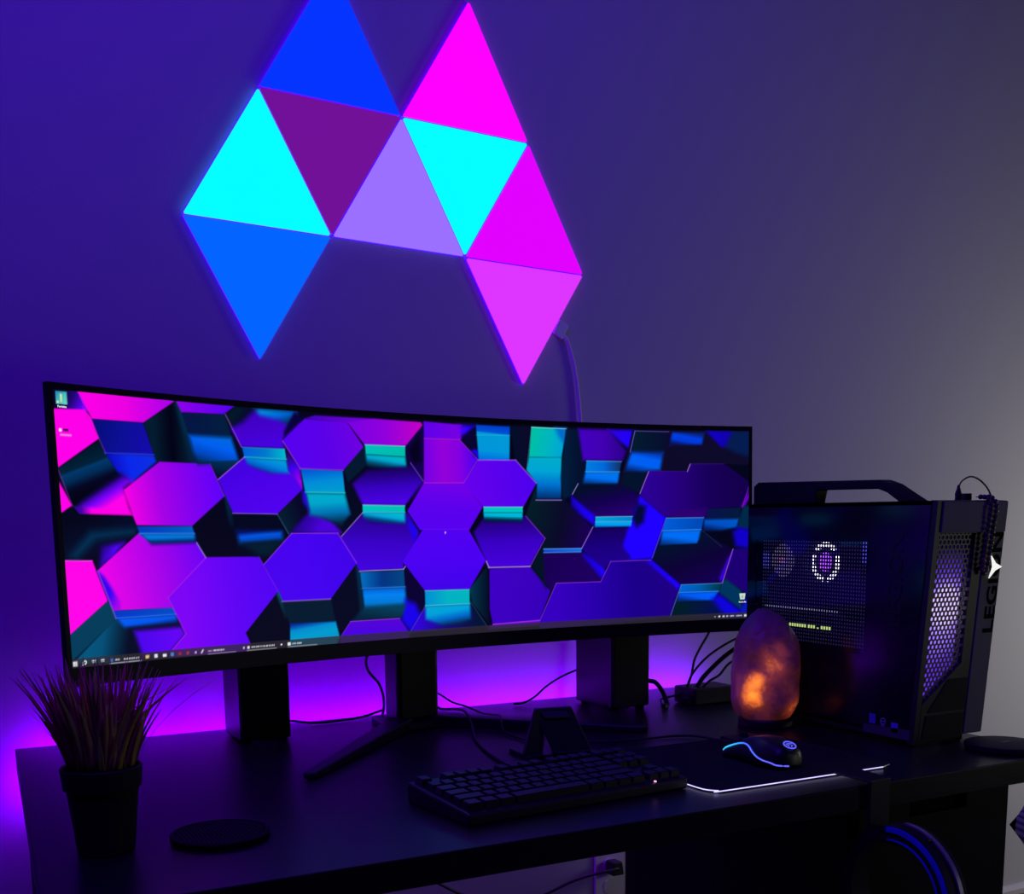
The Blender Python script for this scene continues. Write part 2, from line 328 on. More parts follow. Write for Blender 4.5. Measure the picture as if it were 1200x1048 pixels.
WP_POLYS = [
([(-615.0,182.6),(642.4,206.8),(644.6,-192.9),(-622.4,-182.3)],1.1,None,[(0.0,(4,5,28))]),
([(-605.1,168.8),(-569.2,169.2),(-556.1,145.9),(-607.2,143.8)],1.4,((-594.3,164.8),(-566.2,149.2)),[(0.0,(8,5,40)),(0.5,(30,5,110)),(1.0,(95,0,250))]),
([(-607.1,145.1),(-562.9,147.4),(-545.8,113.7),(-604.4,75.4)],1.1,None,[(0.0,(255,0,232))]),
([(-570.6,168.8),(-433.8,169.9),(-435.8,167.0),(-481.5,137.5),(-553.9,137.1)],1.1,((-572.4,156.8),(-440.6,162.3)),[(0.0,(255,0,232)),(0.5,(235,0,225)),(1.0,(170,0,235))]),
([(-566.0,151.2),(-553.9,137.1),(-545.8,113.7),(-563.0,146.4)],1.1,None,[(0.0,(250,0,232))]),
([(-553.9,136.6),(-482.5,137.4),(-469.6,97.7),(-539.5,96.4)],1.1,((-551.3,132.9),(-476.0,100.6)),[(0.0,(4,12,120)),(0.5,(12,14,150)),(1.0,(20,10,170))]),
([(-539.5,96.4),(-469.6,97.7),(-465.6,89.2),(-503.3,60.9),(-525.1,75.0)],2.0,((-532.3,74.7),(-476.7,89.8)),[(0.0,(10,10,190)),(0.5,(10,40,235)),(1.0,(12,45,225))]),
([(-481.5,137.5),(-432.6,168.4),(-424.5,158.1),(-407.3,90.5),(-466.3,88.6),(-469.9,98.7)],1.4,((-468.2,122.6),(-415.4,123.5)),[(0.0,(3,28,48)),(0.5,(2,2,20)),(1.0,(3,30,50))]),
([(-433.9,168.3),(-424.5,158.1),(-404.9,87.3),(-415.2,86.9)],3.4,((-427.9,163.3),(-409.7,92.7)),[(0.0,(0,50,80)),(1.0,(2,30,60))]),
([(-604.4,74.4),(-545.1,112.2),(-538.9,96.4),(-524.0,74.0),(-579.8,33.8),(-588.2,29.6)],1.4,((-577.3,95.5),(-560.1,49.8)),[(0,(0,20,40)),(0.36,(0,34,58)),(0.42,(0,56,105)),(0.6,(0,42,85)),(0.8,(3,6,35)),(1,(2,2,20))]),
([(-582.6,28.7),(-575.1,36.0),(-517.0,71.1),(-501.9,63.1),(-514.7,54.2),(-506.3,20.1),(-579.7,21.0)],3.4,((-555.4,49.9),(-542.9,28.2)),[(0.0,(25,0,120)),(0.5,(120,0,250)),(1.0,(255,0,232))]),
([(-605.4,62.0),(-588.9,31.1),(-606.0,20.2)],1.1,None,[(0.0,(255,0,232))]),
([(-587.1,29.6),(-579.7,21.0),(-506.3,20.1),(-511.9,26.5)],2.0,((-577.2,23.6),(-548.0,23.9)),[(0.0,(60,0,160)),(0.5,(255,0,232)),(1.0,(255,0,232))]),
([(-462.0,89.0),(-386.3,89.2),(-366.6,46.4),(-418.5,6.8),(-501.3,7.7),(-515.8,51.7)],1.1,((-513.3,40.3),(-367.4,60.2)),[(0.0,(245,0,228)),(0.33,(165,0,230)),(0.67,(125,0,238)),(1.0,(90,0,252))]),
([(-432.6,168.9),(-343.3,168.5),(-359.9,156.5),(-425.1,154.8)],1.1,((-428.0,162.2),(-350.2,163.5)),[(0.0,(140,0,235)),(1.0,(90,0,240))]),
([(-425.1,154.2),(-360.0,156.0),(-350.6,125.9),(-415.3,124.6)],1.1,((-422.7,147.3),(-354.7,134.8)),[(0.0,(4,20,70)),(1.0,(3,30,62))]),
([(-415.8,125.7),(-351.3,125.9),(-344.5,105.6),(-341.2,94.3),(-404.9,87.3),(-410.9,103.7)],2.7,((-385.3,128.5),(-394.5,87.7)),[(0.0,(0,104,225)),(0.33,(0,95,240)),(0.67,(0,70,190)),(1.0,(2,35,70))]),
([(-360.0,156.0),(-342.0,168.0),(-309.8,166.3),(-332.6,146.4),(-351.8,138.4)],2.0,None,[(0.0,(3,22,40))]),
([(-350.3,140.7),(-335.9,114.1),(-332.7,100.4),(-374.7,69.1),(-385.3,89.1),(-337.2,94.4),(-345.1,118.2)],2.0,None,[(0.0,(2,8,36))]),
([(-409.8,91.5),(-337.1,95.6),(-374.7,69.1),(-385.3,89.1)],1.4,((-374.3,96.4),(-375.8,73.6)),[(0.0,(0,50,90)),(1.0,(2,14,45))]),
([(-352.4,138.9),(-315.3,165.9),(-248.2,158.5),(-235.9,152.7),(-268.9,125.8),(-266.6,114.9),(-335.9,114.1)],2.0,((-310.0,163.9),(-299.3,113.4)),[(0.0,(60,0,190)),(0.5,(68,0,205)),(1.0,(72,0,225))]),
([(-313.8,167.7),(-244.9,168.2),(-241.3,156.6),(-255.9,146.2),(-272.2,153.5),(-303.5,158.6)],3.4,((-285.2,167.9),(-276.8,145.0)),[(0.0,(0,135,220)),(0.5,(0,100,210)),(1.0,(0,45,100))]),
([(-323.1,169.9),(-309.8,167.4),(-332.6,147.5),(-351.7,139.5)],4.1,None,[(0.0,(5,10,45))]),
([(-247.8,166.9),(-231.6,158.8),(-268.0,129.0),(-266.0,139.7)],2.0,None,[(0.0,(10,0,60))]),
([(-334.9,113.8),(-266.6,114.5),(-264.6,100.2),(-332.2,100.6)],0.9,((-332.3,107.3),(-265.0,107.8)),[(0.0,(0,95,215)),(0.5,(0,120,205)),(1.0,(0,185,205))]),
([(-332.2,100.6),(-375.4,68.8),(-366.7,50.3),(-355.5,24.2),(-283.8,23.3),(-240.3,58.2),(-241.1,71.5),(-261.1,84.1)],1.1,((-328.0,90.1),(-304.6,23.9)),[(0.0,(68,0,225)),(0.5,(76,0,232)),(1.0,(80,0,238))]),
([(-332.2,100.6),(-264.6,100.2),(-260.7,80.6),(-290.3,79.7),(-312.0,84.9),(-327.9,90.6)],2.2,((-297.3,100.6),(-302.8,78.1)),[(0.0,(0,150,215)),(0.33,(0,130,220)),(0.67,(0,85,190)),(1.0,(8,20,80))]),
([(-264.7,113.8),(-242.3,87.1),(-240.9,60.6),(-255.4,79.5),(-262.2,84.1)],2.0,((-263.5,110.2),(-243.3,69.0)),[(0.0,(40,0,90)),(0.5,(60,0,240)),(1.0,(170,0,230))]),
([(-231.3,159.0),(-214.0,164.2),(-110.4,165.2),(-113.8,156.2),(-159.6,156.3)],1.4,((-231.3,159.6),(-110.6,161.4)),[(0.0,(70,0,190)),(1.0,(120,0,215))]),
([(-231.6,158.3),(-160.0,157.3),(-132.6,122.4),(-169.6,87.6),(-242.7,87.9),(-269.6,125.7)],1.1,((-264.9,110.2),(-133.9,140.3)),[(0.0,(86,0,238)),(0.5,(90,0,232)),(1.0,(112,0,225))]),
([(-159.5,157.8),(-110.4,165.2),(-30.2,164.1),(-26.9,159.5),(-58.8,126.9),(-131.0,126.0)],1.1,((-152.9,141.9),(-35.3,152.3)),[(0.0,(122,0,228)),(0.5,(145,0,220)),(1.0,(192,0,200))]),
([(-130.7,125.4),(-169.7,87.4),(-162.3,69.6),(-128.5,96.7),(-119.5,97.0)],1.6,None,[(0.0,(3,24,48))]),
([(-130.6,126.3),(-59.7,126.9),(-60.1,111.2),(-129.4,112.5)],0.9,((-130.4,117.9),(-59.6,120.5)),[(0.0,(0,190,185)),(1.0,(0,188,170))]),
([(-129.4,112.5),(-60.1,111.2),(-57.7,92.2),(-128.6,92.9)],2.0,((-94.8,111.6),(-97.3,90.0)),[(0.0,(0,185,190)),(0.33,(0,165,205)),(0.67,(0,75,110)),(1.0,(3,12,40))]),
([(-58.8,126.9),(-26.9,159.5),(-24.6,139.8),(-27.5,76.0),(-55.6,105.2)],1.6,None,[(0.0,(20,0,80))]),
([(-54.9,121.9),(-32.4,148.6),(-31.0,105.9),(-46.6,99.0)],4.1,None,[(0.0,(4,2,30))]),
([(-155.0,68.5),(-128.8,89.1),(-59.0,96.1),(-49.6,101.5),(-28.8,74.2),(-62.5,37.1),(-138.7,37.3)],2.7,((-101.7,92.4),(-98.1,37.6)),[(0.0,(22,0,90)),(0.5,(55,0,190)),(1.0,(78,0,235))]),
([(-62.5,37.1),(-29.1,74.7),(-28.0,64.3),(-57.0,32.7)],1.1,((-61.3,40.5),(-29.2,72.1)),[(0.0,(3,2,30)),(1.0,(40,0,130))]),
([(-138.7,37.3),(-63.9,36.9),(-64.3,26.7),(-139.2,26.4)],0.9,((-138.9,32.3),(-63.2,32.7)),[(0.0,(0,195,195)),(1.0,(0,190,178))]),
([(-24.9,165.7),(44.4,163.6),(43.6,140.5),(-25.0,139.8)],1.4,((-24.3,157.9),(42.5,154.2)),[(0.0,(95,0,235)),(1.0,(120,0,225))]),
([(36.5,163.2),(68.1,163.2),(51.8,148.0),(43.8,145.0)],3.4,((36.5,160.6),(58.3,154.9)),[(0.0,(100,0,235)),(1.0,(30,0,255))]),
([(-25.0,139.8),(39.5,140.4),(72.8,110.2),(45.5,73.3),(-27.7,72.1)],1.1,((-21.7,106.2),(69.5,108.5)),[(0.0,(120,0,228)),(0.33,(148,0,218)),(0.67,(130,0,225)),(1.0,(75,0,240))]),
([(-27.7,72.1),(45.5,73.3),(80.0,34.1),(53.2,-1.1),(-38.2,-0.4),(-59.5,28.8)],1.1,((8.2,72.7),(2.4,-0.3)),[(0.0,(112,0,232)),(0.5,(92,0,236)),(1.0,(85,0,240))]),
([(43.8,145.0),(69.6,159.3),(71.5,122.0),(66.6,115.2)],2.7,None,[(0.0,(8,4,50))]),
([(60.5,124.3),(71.7,126.0),(76.0,110.0)],2.0,None,[(0.0,(30,0,255))]),
([(71.0,164.7),(134.5,164.5),(132.2,110.7),(74.4,110.0)],1.6,((103.2,164.6),(100.0,110.6)),[(0,(0,60,200)),(0.2,(0,80,215)),(0.24,(0,152,212)),(0.75,(0,150,218)),(1,(0,110,225))]),
([(73.5,109.6),(144.1,111.1),(182.8,74.2),(156.9,35.7),(79.7,35.3),(44.5,72.3)],1.1,((52.1,61.3),(177.2,83.3)),[(0.0,(102,0,236)),(0.5,(90,0,235)),(1.0,(78,0,238))]),
([(80.0,35.8),(52.3,-2.7),(63.9,-15.8),(82.7,16.8)],1.4,None,[(0.0,(3,4,22))]),
([(61.1,-4.8),(81.9,19.5),(157.6,21.4),(165.7,18.6),(197.5,-16.4),(167.5,-61.8),(88.3,-62.1),(82.2,-50.3)],2.0,((126.5,19.4),(129.1,-61.1)),[(0.0,(30,0,110)),(0.5,(58,0,195)),(1.0,(70,0,220))]),
([(81.1,35.4),(155.6,35.5),(155.4,26.4),(80.9,26.5)],0.8,((81.5,31.8),(154.5,31.8)),[(0.0,(0,190,200)),(1.0,(0,195,185))]),
([(80.9,26.5),(155.1,26.4),(154.3,10.9),(81.7,11.3)],1.8,((118.5,26.3),(118.0,9.8)),[(0.0,(0,185,215)),(0.33,(0,180,212)),(0.67,(0,45,80)),(1.0,(10,8,50))]),
([(-139.2,26.4),(-179.5,-10.4),(-149.2,-61.0),(-70.2,-59.3),(-40.0,-5.3),(-59.6,26.2)],1.6,((-104.9,19.6),(-108.4,-60.2)),[(0.0,(38,0,140)),(0.5,(58,0,200)),(1.0,(66,0,222))]),
([(-139.2,26.4),(-64.3,26.7),(-64.1,9.3),(-122.0,9.4),(-138.1,17.1)],2.0,((-101.6,26.1),(-103.9,8.1)),[(0.0,(0,185,205)),(0.33,(0,165,215)),(0.67,(0,60,120)),(1.0,(30,0,120))]),
([(-59.1,19.7),(-41.4,-1.3),(-48.3,-19.7),(-58.2,4.0)],3.4,None,[(0.0,(30,0,240))]),
([(-32.8,0.6),(51.5,-0.0),(83.0,-50.3),(50.4,-95.9),(-33.2,-94.8),(-70.6,-48.8)],1.1,((5.6,-0.3),(5.3,-94.3)),[(0.0,(80,0,240)),(0.5,(76,0,242)),(1.0,(66,0,232))]),
([(-70.6,-50.7),(-33.2,-94.9),(-32.8,-119.7),(-43.5,-133.9),(-69.0,-90.2)],1.6,None,[(0.0,(8,0,50))]),
([(-148.3,-62.9),(-69.6,-62.0),(-68.9,-87.6),(-146.0,-87.0)],1.1,((-146.9,-74.4),(-69.3,-77.0)),[(0.0,(0,110,190)),(0.5,(0,50,130)),(1.0,(0,70,130))]),
([(-146.0,-87.0),(-68.5,-87.6),(-67.1,-119.4),(-70.0,-132.5),(-143.5,-131.2)],2.4,((-108.1,-87.4),(-108.5,-131.8)),[(0.0,(0,95,215)),(0.25,(0,130,240)),(0.5,(0,120,215)),(0.75,(0,70,110)),(1.0,(2,38,62))]),
([(-68.9,-106.1),(-50.6,-114.8),(-40.4,-134.0),(-61.7,-158.2),(-78.0,-138.7)],4.1,None,[(0.0,(25,0,235))]),
([(-32.4,-119.7),(50.9,-119.1),(82.9,-158.4),(-63.3,-159.5)],1.4,((-46.8,-137.7),(64.7,-143.5)),[(0.0,(48,0,215)),(0.5,(20,10,120)),(1.0,(4,18,55))]),
([(-32.6,-95.0),(50.4,-96.0),(49.9,-118.9),(-32.7,-118.6)],0.9,((-33.0,-104.9),(49.7,-108.3)),[(0.0,(0,140,215)),(0.5,(0,178,195)),(1.0,(0,180,190))]),
([(-32.7,-118.6),(50.3,-118.9),(51.7,-144.2),(32.2,-150.1),(-3.1,-150.9),(-32.7,-139.8)],2.4,((7.6,-118.8),(11.2,-151.7)),[(0.0,(0,165,212)),(0.33,(0,160,220)),(0.67,(0,100,200)),(1.0,(2,40,70))]),
([(50.4,-96.0),(86.0,-58.6),(86.0,-153.0),(55.1,-118.2)],1.4,((53.1,-101.6),(87.1,-102.9)),[(0.0,(0,52,75)),(1.0,(3,12,35))]),
([(89.1,-64.2),(167.4,-62.5),(205.9,-104.0),(183.9,-153.0),(93.3,-155.2),(87.9,-130.7)],1.6,((98.7,-96.4),(197.1,-121.4)),[(0.0,(62,0,195)),(0.5,(60,0,190)),(1.0,(54,0,185))]),
([(87.1,-155.8),(183.9,-153.0),(186.2,-161.0),(83.6,-162.6)],1.1,None,[(0.0,(88,0,205))]),
([(135.3,164.5),(174.3,165.9),(164.3,94.2),(185.2,75.0),(143.6,111.6)],1.6,((137.8,137.4),(170.3,138.4)),[(0.0,(2,14,40)),(1.0,(12,8,40))]),
([(175.8,165.6),(242.5,164.9),(232.3,117.6),(169.8,116.7)],1.2,((179.0,159.2),(239.4,140.2)),[(0.0,(0,192,165)),(0.5,(0,182,190)),(1.0,(0,165,215))]),
([(220.1,166.1),(242.5,165.4),(237.7,140.1),(228.0,151.1)],4.1,None,[(0.0,(0,105,205))]),
([(169.8,116.7),(232.3,117.6),(230.0,49.4),(182.2,49.2),(184.1,73.2),(164.7,94.9)],1.8,((202.6,117.0),(201.0,48.6)),[(0.0,(0,172,200)),(0.33,(0,165,212)),(0.67,(0,110,205)),(1.0,(0,45,105))]),
([(241.5,164.0),(268.0,164.8),(282.0,111.5),(274.7,74.4),(252.6,55.8),(234.2,47.3),(229.9,83.9)],2.0,((235.5,112.1),(285.4,113.0)),[(0.0,(2,28,60)),(1.0,(3,10,38))]),
([(182.8,47.2),(237.5,47.3),(291.9,-1.5),(269.4,-34.4),(195.8,-33.1),(199.5,-16.1),(160.9,22.1),(181.7,69.4)],1.6,((175.8,27.6),(283.3,-8.6)),[(0.0,(4,28,40)),(0.5,(10,10,40)),(1.0,(26,0,85))]),
([(265.5,165.4),(324.7,165.5),(359.6,129.9),(351.7,113.2),(273.7,113.3)],2.7,((269.2,140.9),(356.3,142.8)),[(0.0,(66,0,190)),(0.5,(66,0,178)),(1.0,(45,0,140))]),
([(322.4,165.7),(376.8,165.8),(367.2,132.9),(348.0,145.5)],2.7,((326.4,163.6),(366.5,143.0)),[(0.0,(50,0,220)),(1.0,(30,0,255))]),
([(280.9,112.6),(349.7,112.2),(345.4,94.8),(278.7,94.4)],1.1,((281.9,104.4),(347.4,102.4)),[(0.0,(0,125,225)),(0.5,(0,105,220)),(1.0,(18,50,105))]),
([(278.7,94.4),(345.4,94.8),(341.9,73.4),(272.1,71.6)],2.2,((310.2,94.8),(308.2,71.8)),[(0.0,(0,118,238)),(0.5,(0,110,240)),(1.0,(2,45,110))]),
([(264.7,73.7),(352.1,75.0),(384.1,56.1),(370.1,18.9),(297.2,18.6),(252.3,56.6)],2.0,((315.0,73.3),(325.9,18.4)),[(0.0,(3,14,42)),(0.5,(20,0,80)),(1.0,(40,0,110))]),
([(250.0,54.4),(296.9,20.3),(294.6,3.5),(267.0,21.6),(248.4,37.4)],2.7,((284.1,34.5),(260.3,17.4)),[(0.0,(32,0,255)),(0.5,(28,0,225)),(1.0,(15,0,110))]),
([(292.4,2.8),(369.9,4.2),(359.1,-46.3),(369.2,-56.9),(326.0,-58.1),(305.9,-77.3),(269.2,-33.5)],1.4,((317.2,1.1),(319.7,-60.1)),[(0.0,(20,0,85)),(0.5,(26,0,125)),(1.0,(30,0,140))]),
([(385.8,55.4),(438.4,16.4),(409.3,-54.8),(367.5,-56.8),(350.7,-31.5),(359.6,-5.2),(370.1,19.6)],2.7,None,[(0.0,(32,0,255))]),
([(380.5,41.5),(397.5,35.6),(392.1,9.1),(378.4,0.5),(370.0,15.2)],4.1,None,[(0.0,(3,8,55))]),
([(297.2,18.6),(370.4,19.2),(368.8,10.5),(296.4,10.3)],0.8,((297.2,15.7),(370.0,15.2)),[(0.0,(0,165,215)),(1.0,(0,130,205))]),
([(296.4,10.3),(368.8,10.5),(367.3,2.0),(295.3,1.3)],1.4,((332.6,11.1),(332.5,-0.5)),[(0.0,(0,165,240)),(0.5,(0,160,238)),(1.0,(0,70,150))]),
([(197.2,-16.8),(207.4,-36.1),(197.6,-99.9),(188.0,-85.4),(168.6,-62.1)],2.7,None,[(0.0,(3,18,36))]),
([(194.2,-33.5),(269.2,-33.9),(267.9,-40.4),(194.0,-40.4)],0.8,((194.1,-35.9),(269.3,-37.3)),[(0.0,(20,70,200)),(1.0,(20,110,225))]),
([(194.0,-41.5),(269.3,-41.6),(306.6,-81.0),(303.9,-93.1),(217.9,-91.5),(207.5,-104.6),(194.6,-87.0)],1.6,((215.5,-46.2),(281.9,-88.3)),[(0.0,(26,0,85)),(1.0,(30,0,95))]),
([(269.3,-38.7),(317.0,-74.0),(307.4,-87.6),(272.5,-50.3)],2.0,((299.4,-59.7),(285.6,-70.9)),[(0.0,(32,0,255)),(1.0,(22,0,160))]),
([(183.8,-154.5),(217.9,-91.5),(305.6,-92.0),(326.0,-57.8),(400.9,-57.6),(461.7,-110.4),(444.9,-159.8),(297.6,-165.2),(182.7,-166.6)],1.1,((213.9,-122.1),(444.4,-108.3)),[(0.0,(55,0,192)),(0.33,(42,0,172)),(0.67,(28,0,140)),(1.0,(30,0,132))]),
([(406.9,-55.5),(466.9,-102.2),(461.2,-111.1),(396.6,-59.0)],2.0,((436.0,-74.9),(423.8,-86.6)),[(0.0,(32,0,255)),(1.0,(28,0,220))]),
([(371.8,166.1),(608.4,168.8),(608.6,108.6),(555.4,109.9),(485.1,108.0),(479.9,96.2),(403.2,97.1),(385.8,59.1),(343.6,74.9),(357.7,114.0)],1.4,None,[(0.0,(13,9,40))]),
([(376.5,164.2),(444.5,164.4),(434.1,128.1),(371.4,130.1)],1.1,((378.4,150.4),(437.7,151.6)),[(0.0,(3,26,48)),(1.0,(6,14,45))]),
([(369.7,129.4),(433.2,129.6),(426.2,98.8),(391.3,94.1),(355.7,95.2)],3.0,((398.4,130.5),(393.0,94.1)),[(0.0,(4,50,160)),(0.33,(0,95,245)),(0.67,(0,95,240)),(1.0,(3,40,120))]),
([(355.7,95.2),(396.4,94.1),(403.2,95.6),(385.8,57.6),(348.7,74.9)],2.0,None,[(0.0,(3,18,45))]),
([(451.3,164.2),(515.2,163.9),(510.0,143.8),(444.4,140.0)],2.0,((482.0,164.0),(478.4,140.5)),[(0.0,(5,35,120)),(0.33,(0,62,228)),(0.67,(0,55,215)),(1.0,(8,18,80))]),
([(517.8,167.6),(575.9,168.4),(562.2,139.9),(548.5,139.8)],2.7,((522.9,163.2),(570.8,153.4)),[(0.0,(18,0,200)),(1.0,(16,0,165))]),
([(572.5,168.4),(608.4,168.8),(608.6,122.2),(577.7,129.6),(557.1,139.9)],4.1,None,[(0.0,(5,28,80))]),
([(486.5,110.1),(555.0,110.2),(607.0,77.6),(607.0,67.7),(592.6,34.4),(525.9,31.9),(515.7,16.2),(436.7,17.9),(385.8,54.7),(403.9,97.1),(480.0,96.7)],1.2,((394.4,63.5),(591.5,70.8)),[(0.0,(44,0,150)),(0.33,(38,0,125)),(0.67,(24,0,88)),(1.0,(20,0,75))]),
([(453.9,29.4),(519.2,30.4),(514.0,16.9),(440.1,19.1)],4.1,None,[(0.0,(46,0,112))]),
([(608.7,69.3),(608.8,55.6),(595.1,34.4),(589.9,34.4)],2.7,None,[(0.0,(125,0,220))]),
([(522.6,31.2),(588.2,32.9),(584.8,11.6),(515.7,12.4)],1.4,((522.6,25.9),(583.0,19.3)),[(0.0,(8,18,75)),(1.0,(5,25,62))]),
([(437.9,15.8),(514.0,16.0),(508.8,-5.3),(430.3,-6.4)],0.9,((434.9,4.3),(510.5,6.4)),[(0.0,(0,92,215)),(1.0,(0,72,180))]),
([(430.3,-6.4),(507.9,-5.3),(500.9,-31.1),(424.3,-32.8)],2.4,((467.4,-5.1),(463.8,-33.5)),[(0.0,(0,108,242)),(0.5,(0,108,245)),(1.0,(3,50,130))]),
([(514.9,12.4),(584.7,12.7),(580.5,-2.0),(548.5,-7.7),(511.4,-7.9)],2.0,((548.5,13.6),(545.0,-9.1)),[(0.0,(0,88,200)),(0.5,(0,78,195)),(1.0,(4,28,90))]),
([(585.6,14.7),(592.6,34.4),(608.9,37.3),(609.0,-7.0),(579.6,-3.5)],2.0,None,[(0.0,(0,40,72))]),
([(572.7,-9.5),(584.8,-2.1),(609.0,-7.0),(609.1,-42.3),(577.9,-35.6)],4.1,None,[(0.0,(18,0,200))]),
([(423.4,-32.0),(500.1,-29.6),(512.2,-10.2),(571.9,-41.6),(551.1,-102.4),(467.6,-102.1),(409.3,-54.1)],1.6,((470.8,-27.6),(491.2,-102.2)),[(0.0,(3,16,45)),(0.5,(14,2,55)),(1.0,(20,0,78))]),
([(572.7,-41.0),(609.1,-40.8),(609.4,-129.0),(586.7,-112.8),(556.3,-94.9)],1.1,None,[(0.0,(28,0,115))]),
([(571.0,-47.7),(560.6,-72.0),(550.2,-100.9),(545.0,-93.0),(562.3,-58.2)],2.7,None,[(0.0,(60,0,240))]),
([(467.6,-102.1),(549.3,-101.8),(543.2,-116.6),(462.5,-116.1)],0.9,((465.1,-109.0),(546.7,-111.5)),[(0.0,(0,98,215)),(0.5,(0,90,170)),(1.0,(0,55,70))]),
([(462.5,-116.1),(543.2,-116.3),(532.8,-132.6),(456.9,-132.9)],2.4,((501.5,-116.2),(498.0,-134.4)),[(0.0,(0,95,255)),(0.5,(0,90,245)),(1.0,(4,45,130))]),
([(456.0,-132.9),(531.0,-132.5),(588.6,-162.5),(445.8,-162.9)],2.0,((470.2,-139.5),(557.2,-155.1)),[(0.0,(2,28,42)),(1.0,(5,10,90))]),
([(529.3,-129.4),(545.8,-120.7),(590.3,-153.2),(590.3,-165.7),(560.6,-164.5)],4.7,None,[(0.0,(14,5,220))]),
([(549.8,-100.1),(558.9,-95.0),(590.2,-116.6),(590.3,-151.3),(543.2,-117.6)],2.0,None,[(0.0,(0,52,92))]),
([(588.5,-146.9),(595.5,-134.7),(609.4,-124.3),(609.5,-166.4),(588.6,-162.5)],3.4,None,[(0.0,(10,22,185))]),
([(-606.0,20.2),(-588.1,30.6),(-579.7,21.0),(-506.3,19.6),(-498.9,3.9),(-560.2,-48.7),(-566.7,-35.9),(-605.4,-35.6)],1.2,((-583.8,13.2),(-564.6,-39.1)),[(0.0,(2,4,26)),(0.5,(3,10,40)),(1.0,(6,4,34))]),
([(-596.4,-30.1),(-566.4,-1.3),(-503.9,2.9),(-504.4,-3.6),(-558.8,-9.7),(-587.5,-33.4)],5.4,None,[(0.0,(0,50,85))]),
([(-553.6,-18.2),(-519.8,-14.3),(-534.3,-31.2),(-556.8,-44.6)],3.4,((-555.9,-18.2),(-537.7,-29.0)),[(0.0,(20,0,100)),(1.0,(80,0,240))]),
([(-498.9,-2.8),(-483.0,-14.6),(-413.8,-14.6),(-400.9,-35.7),(-461.7,-87.0),(-455.0,-100.6),(-542.4,-99.1),(-560.4,-48.7)],1.1,((-554.5,-60.5),(-405.3,-37.1)),[(0.0,(238,0,232)),(0.33,(195,0,232)),(0.67,(150,0,235)),(1.0,(108,0,245))]),
([(-500.5,6.1),(-419.1,6.2),(-416.3,-3.5),(-497.7,-3.2)],1.1,((-497.8,2.9),(-417.0,2.8)),[(0.0,(0,55,190)),(1.0,(0,90,190))]),
([(-497.0,-3.2),(-416.3,-3.5),(-414.4,-16.4),(-480.7,-17.9)],2.2,((-458.4,-3.8),(-458.1,-18.2)),[(0.0,(0,120,228)),(0.33,(0,115,215)),(0.67,(0,45,110)),(1.0,(40,0,120))]),
([(-418.6,6.6),(-366.9,46.4),(-355.0,23.5),(-308.3,-39.1),(-313.7,-36.6),(-400.5,-35.2)],1.4,None,[(0.0,(4,4,28))]),
([(-366.8,48.7),(-355.5,24.2),(-352.6,-3.2),(-362.4,11.9)],2.0,((-365.6,46.4),(-353.6,2.7)),[(0.0,(0,50,80)),(1.0,(4,10,36))]),
([(-606.0,-35.5),(-566.5,-36.3),(-548.8,-86.9),(-604.1,-126.4)],1.1,None,[(0.0,(255,0,232))]),
([(-560.5,-49.2),(-551.8,-56.4),(-531.4,-88.3),(-532.2,-99.1),(-542.5,-99.6)],2.4,((-557.6,-71.1),(-532.2,-82.9)),[(0.0,(38,0,235)),(0.5,(45,0,245)),(1.0,(160,0,235))]),
([(-549.1,-87.2),(-540.4,-100.8),(-539.0,-110.1),(-597.0,-153.8),(-605.5,-157.8),(-604.3,-126.4)],1.1,None,[(0.0,(0,60,90))]),
([(-539.6,-109.9),(-526.4,-120.1),(-511.1,-128.8),(-504.6,-159.1),(-526.2,-166.1),(-604.6,-162.1)],1.6,((-578.3,-139.0),(-525.1,-151.9)),[(0.0,(0,85,125)),(0.33,(0,78,118)),(0.67,(0,45,75)),(1.0,(3,8,36))]),
([(-542.5,-99.6),(-454.9,-100.4),(-451.4,-109.1),(-539.0,-109.3)],1.1,((-539.8,-104.1),(-452.7,-104.5)),[(0.0,(0,55,200)),(1.0,(0,75,195))]),
([(-538.4,-109.3),(-451.4,-109.1),(-448.1,-121.8),(-527.8,-122.2)],2.4,((-494.7,-108.9),(-493.4,-124.5)),[(0.0,(0,95,250)),(0.5,(0,85,235)),(1.0,(0,25,90))]),
([(-514.7,-126.9),(-444.8,-126.3),(-438.3,-136.3),(-463.4,-159.2),(-504.1,-161.4)],3.0,((-512.0,-140.8),(-455.2,-140.6)),[(0.0,(75,0,235)),(1.0,(98,0,245))]),
([(-401.2,-35.1),(-317.2,-36.0),(-288.7,-86.1),(-344.5,-141.3),(-337.5,-157.4),(-340.9,-167.9),(-465.8,-164.7),(-463.3,-158.1),(-438.3,-136.1),(-461.7,-86.8)],1.1,((-438.6,-87.1),(-294.0,-81.5)),[(0.0,(125,0,245)),(0.5,(98,0,245)),(1.0,(80,0,242))]),
([(-355.5,23.5),(-283.8,23.0),(-266.5,-6.0),(-309.7,-47.4),(-317.3,-36.3),(-351.8,-33.5)],1.4,None,[(0.0,(3,6,32))]),
([(-351.0,0.3),(-278.1,0.1),(-275.5,-15.6),(-346.8,-18.4)],3.4,((-314.3,0.2),(-312.6,-18.8)),[(0.0,(4,20,120)),(0.33,(0,85,225)),(0.67,(0,70,190)),(1.0,(2,30,60))]),
([(-345.4,-17.2),(-277.5,-14.4),(-296.8,-33.3),(-313.6,-35.4)],4.1,None,[(0.0,(2,28,48))]),
([(-282.4,23.4),(-241.0,57.6),(-235.1,36.4),(-255.4,2.4),(-267.2,-6.0)],1.6,((-279.7,21.6),(-245.2,32.7)),[(0.0,(3,30,48)),(1.0,(6,6,40))]),
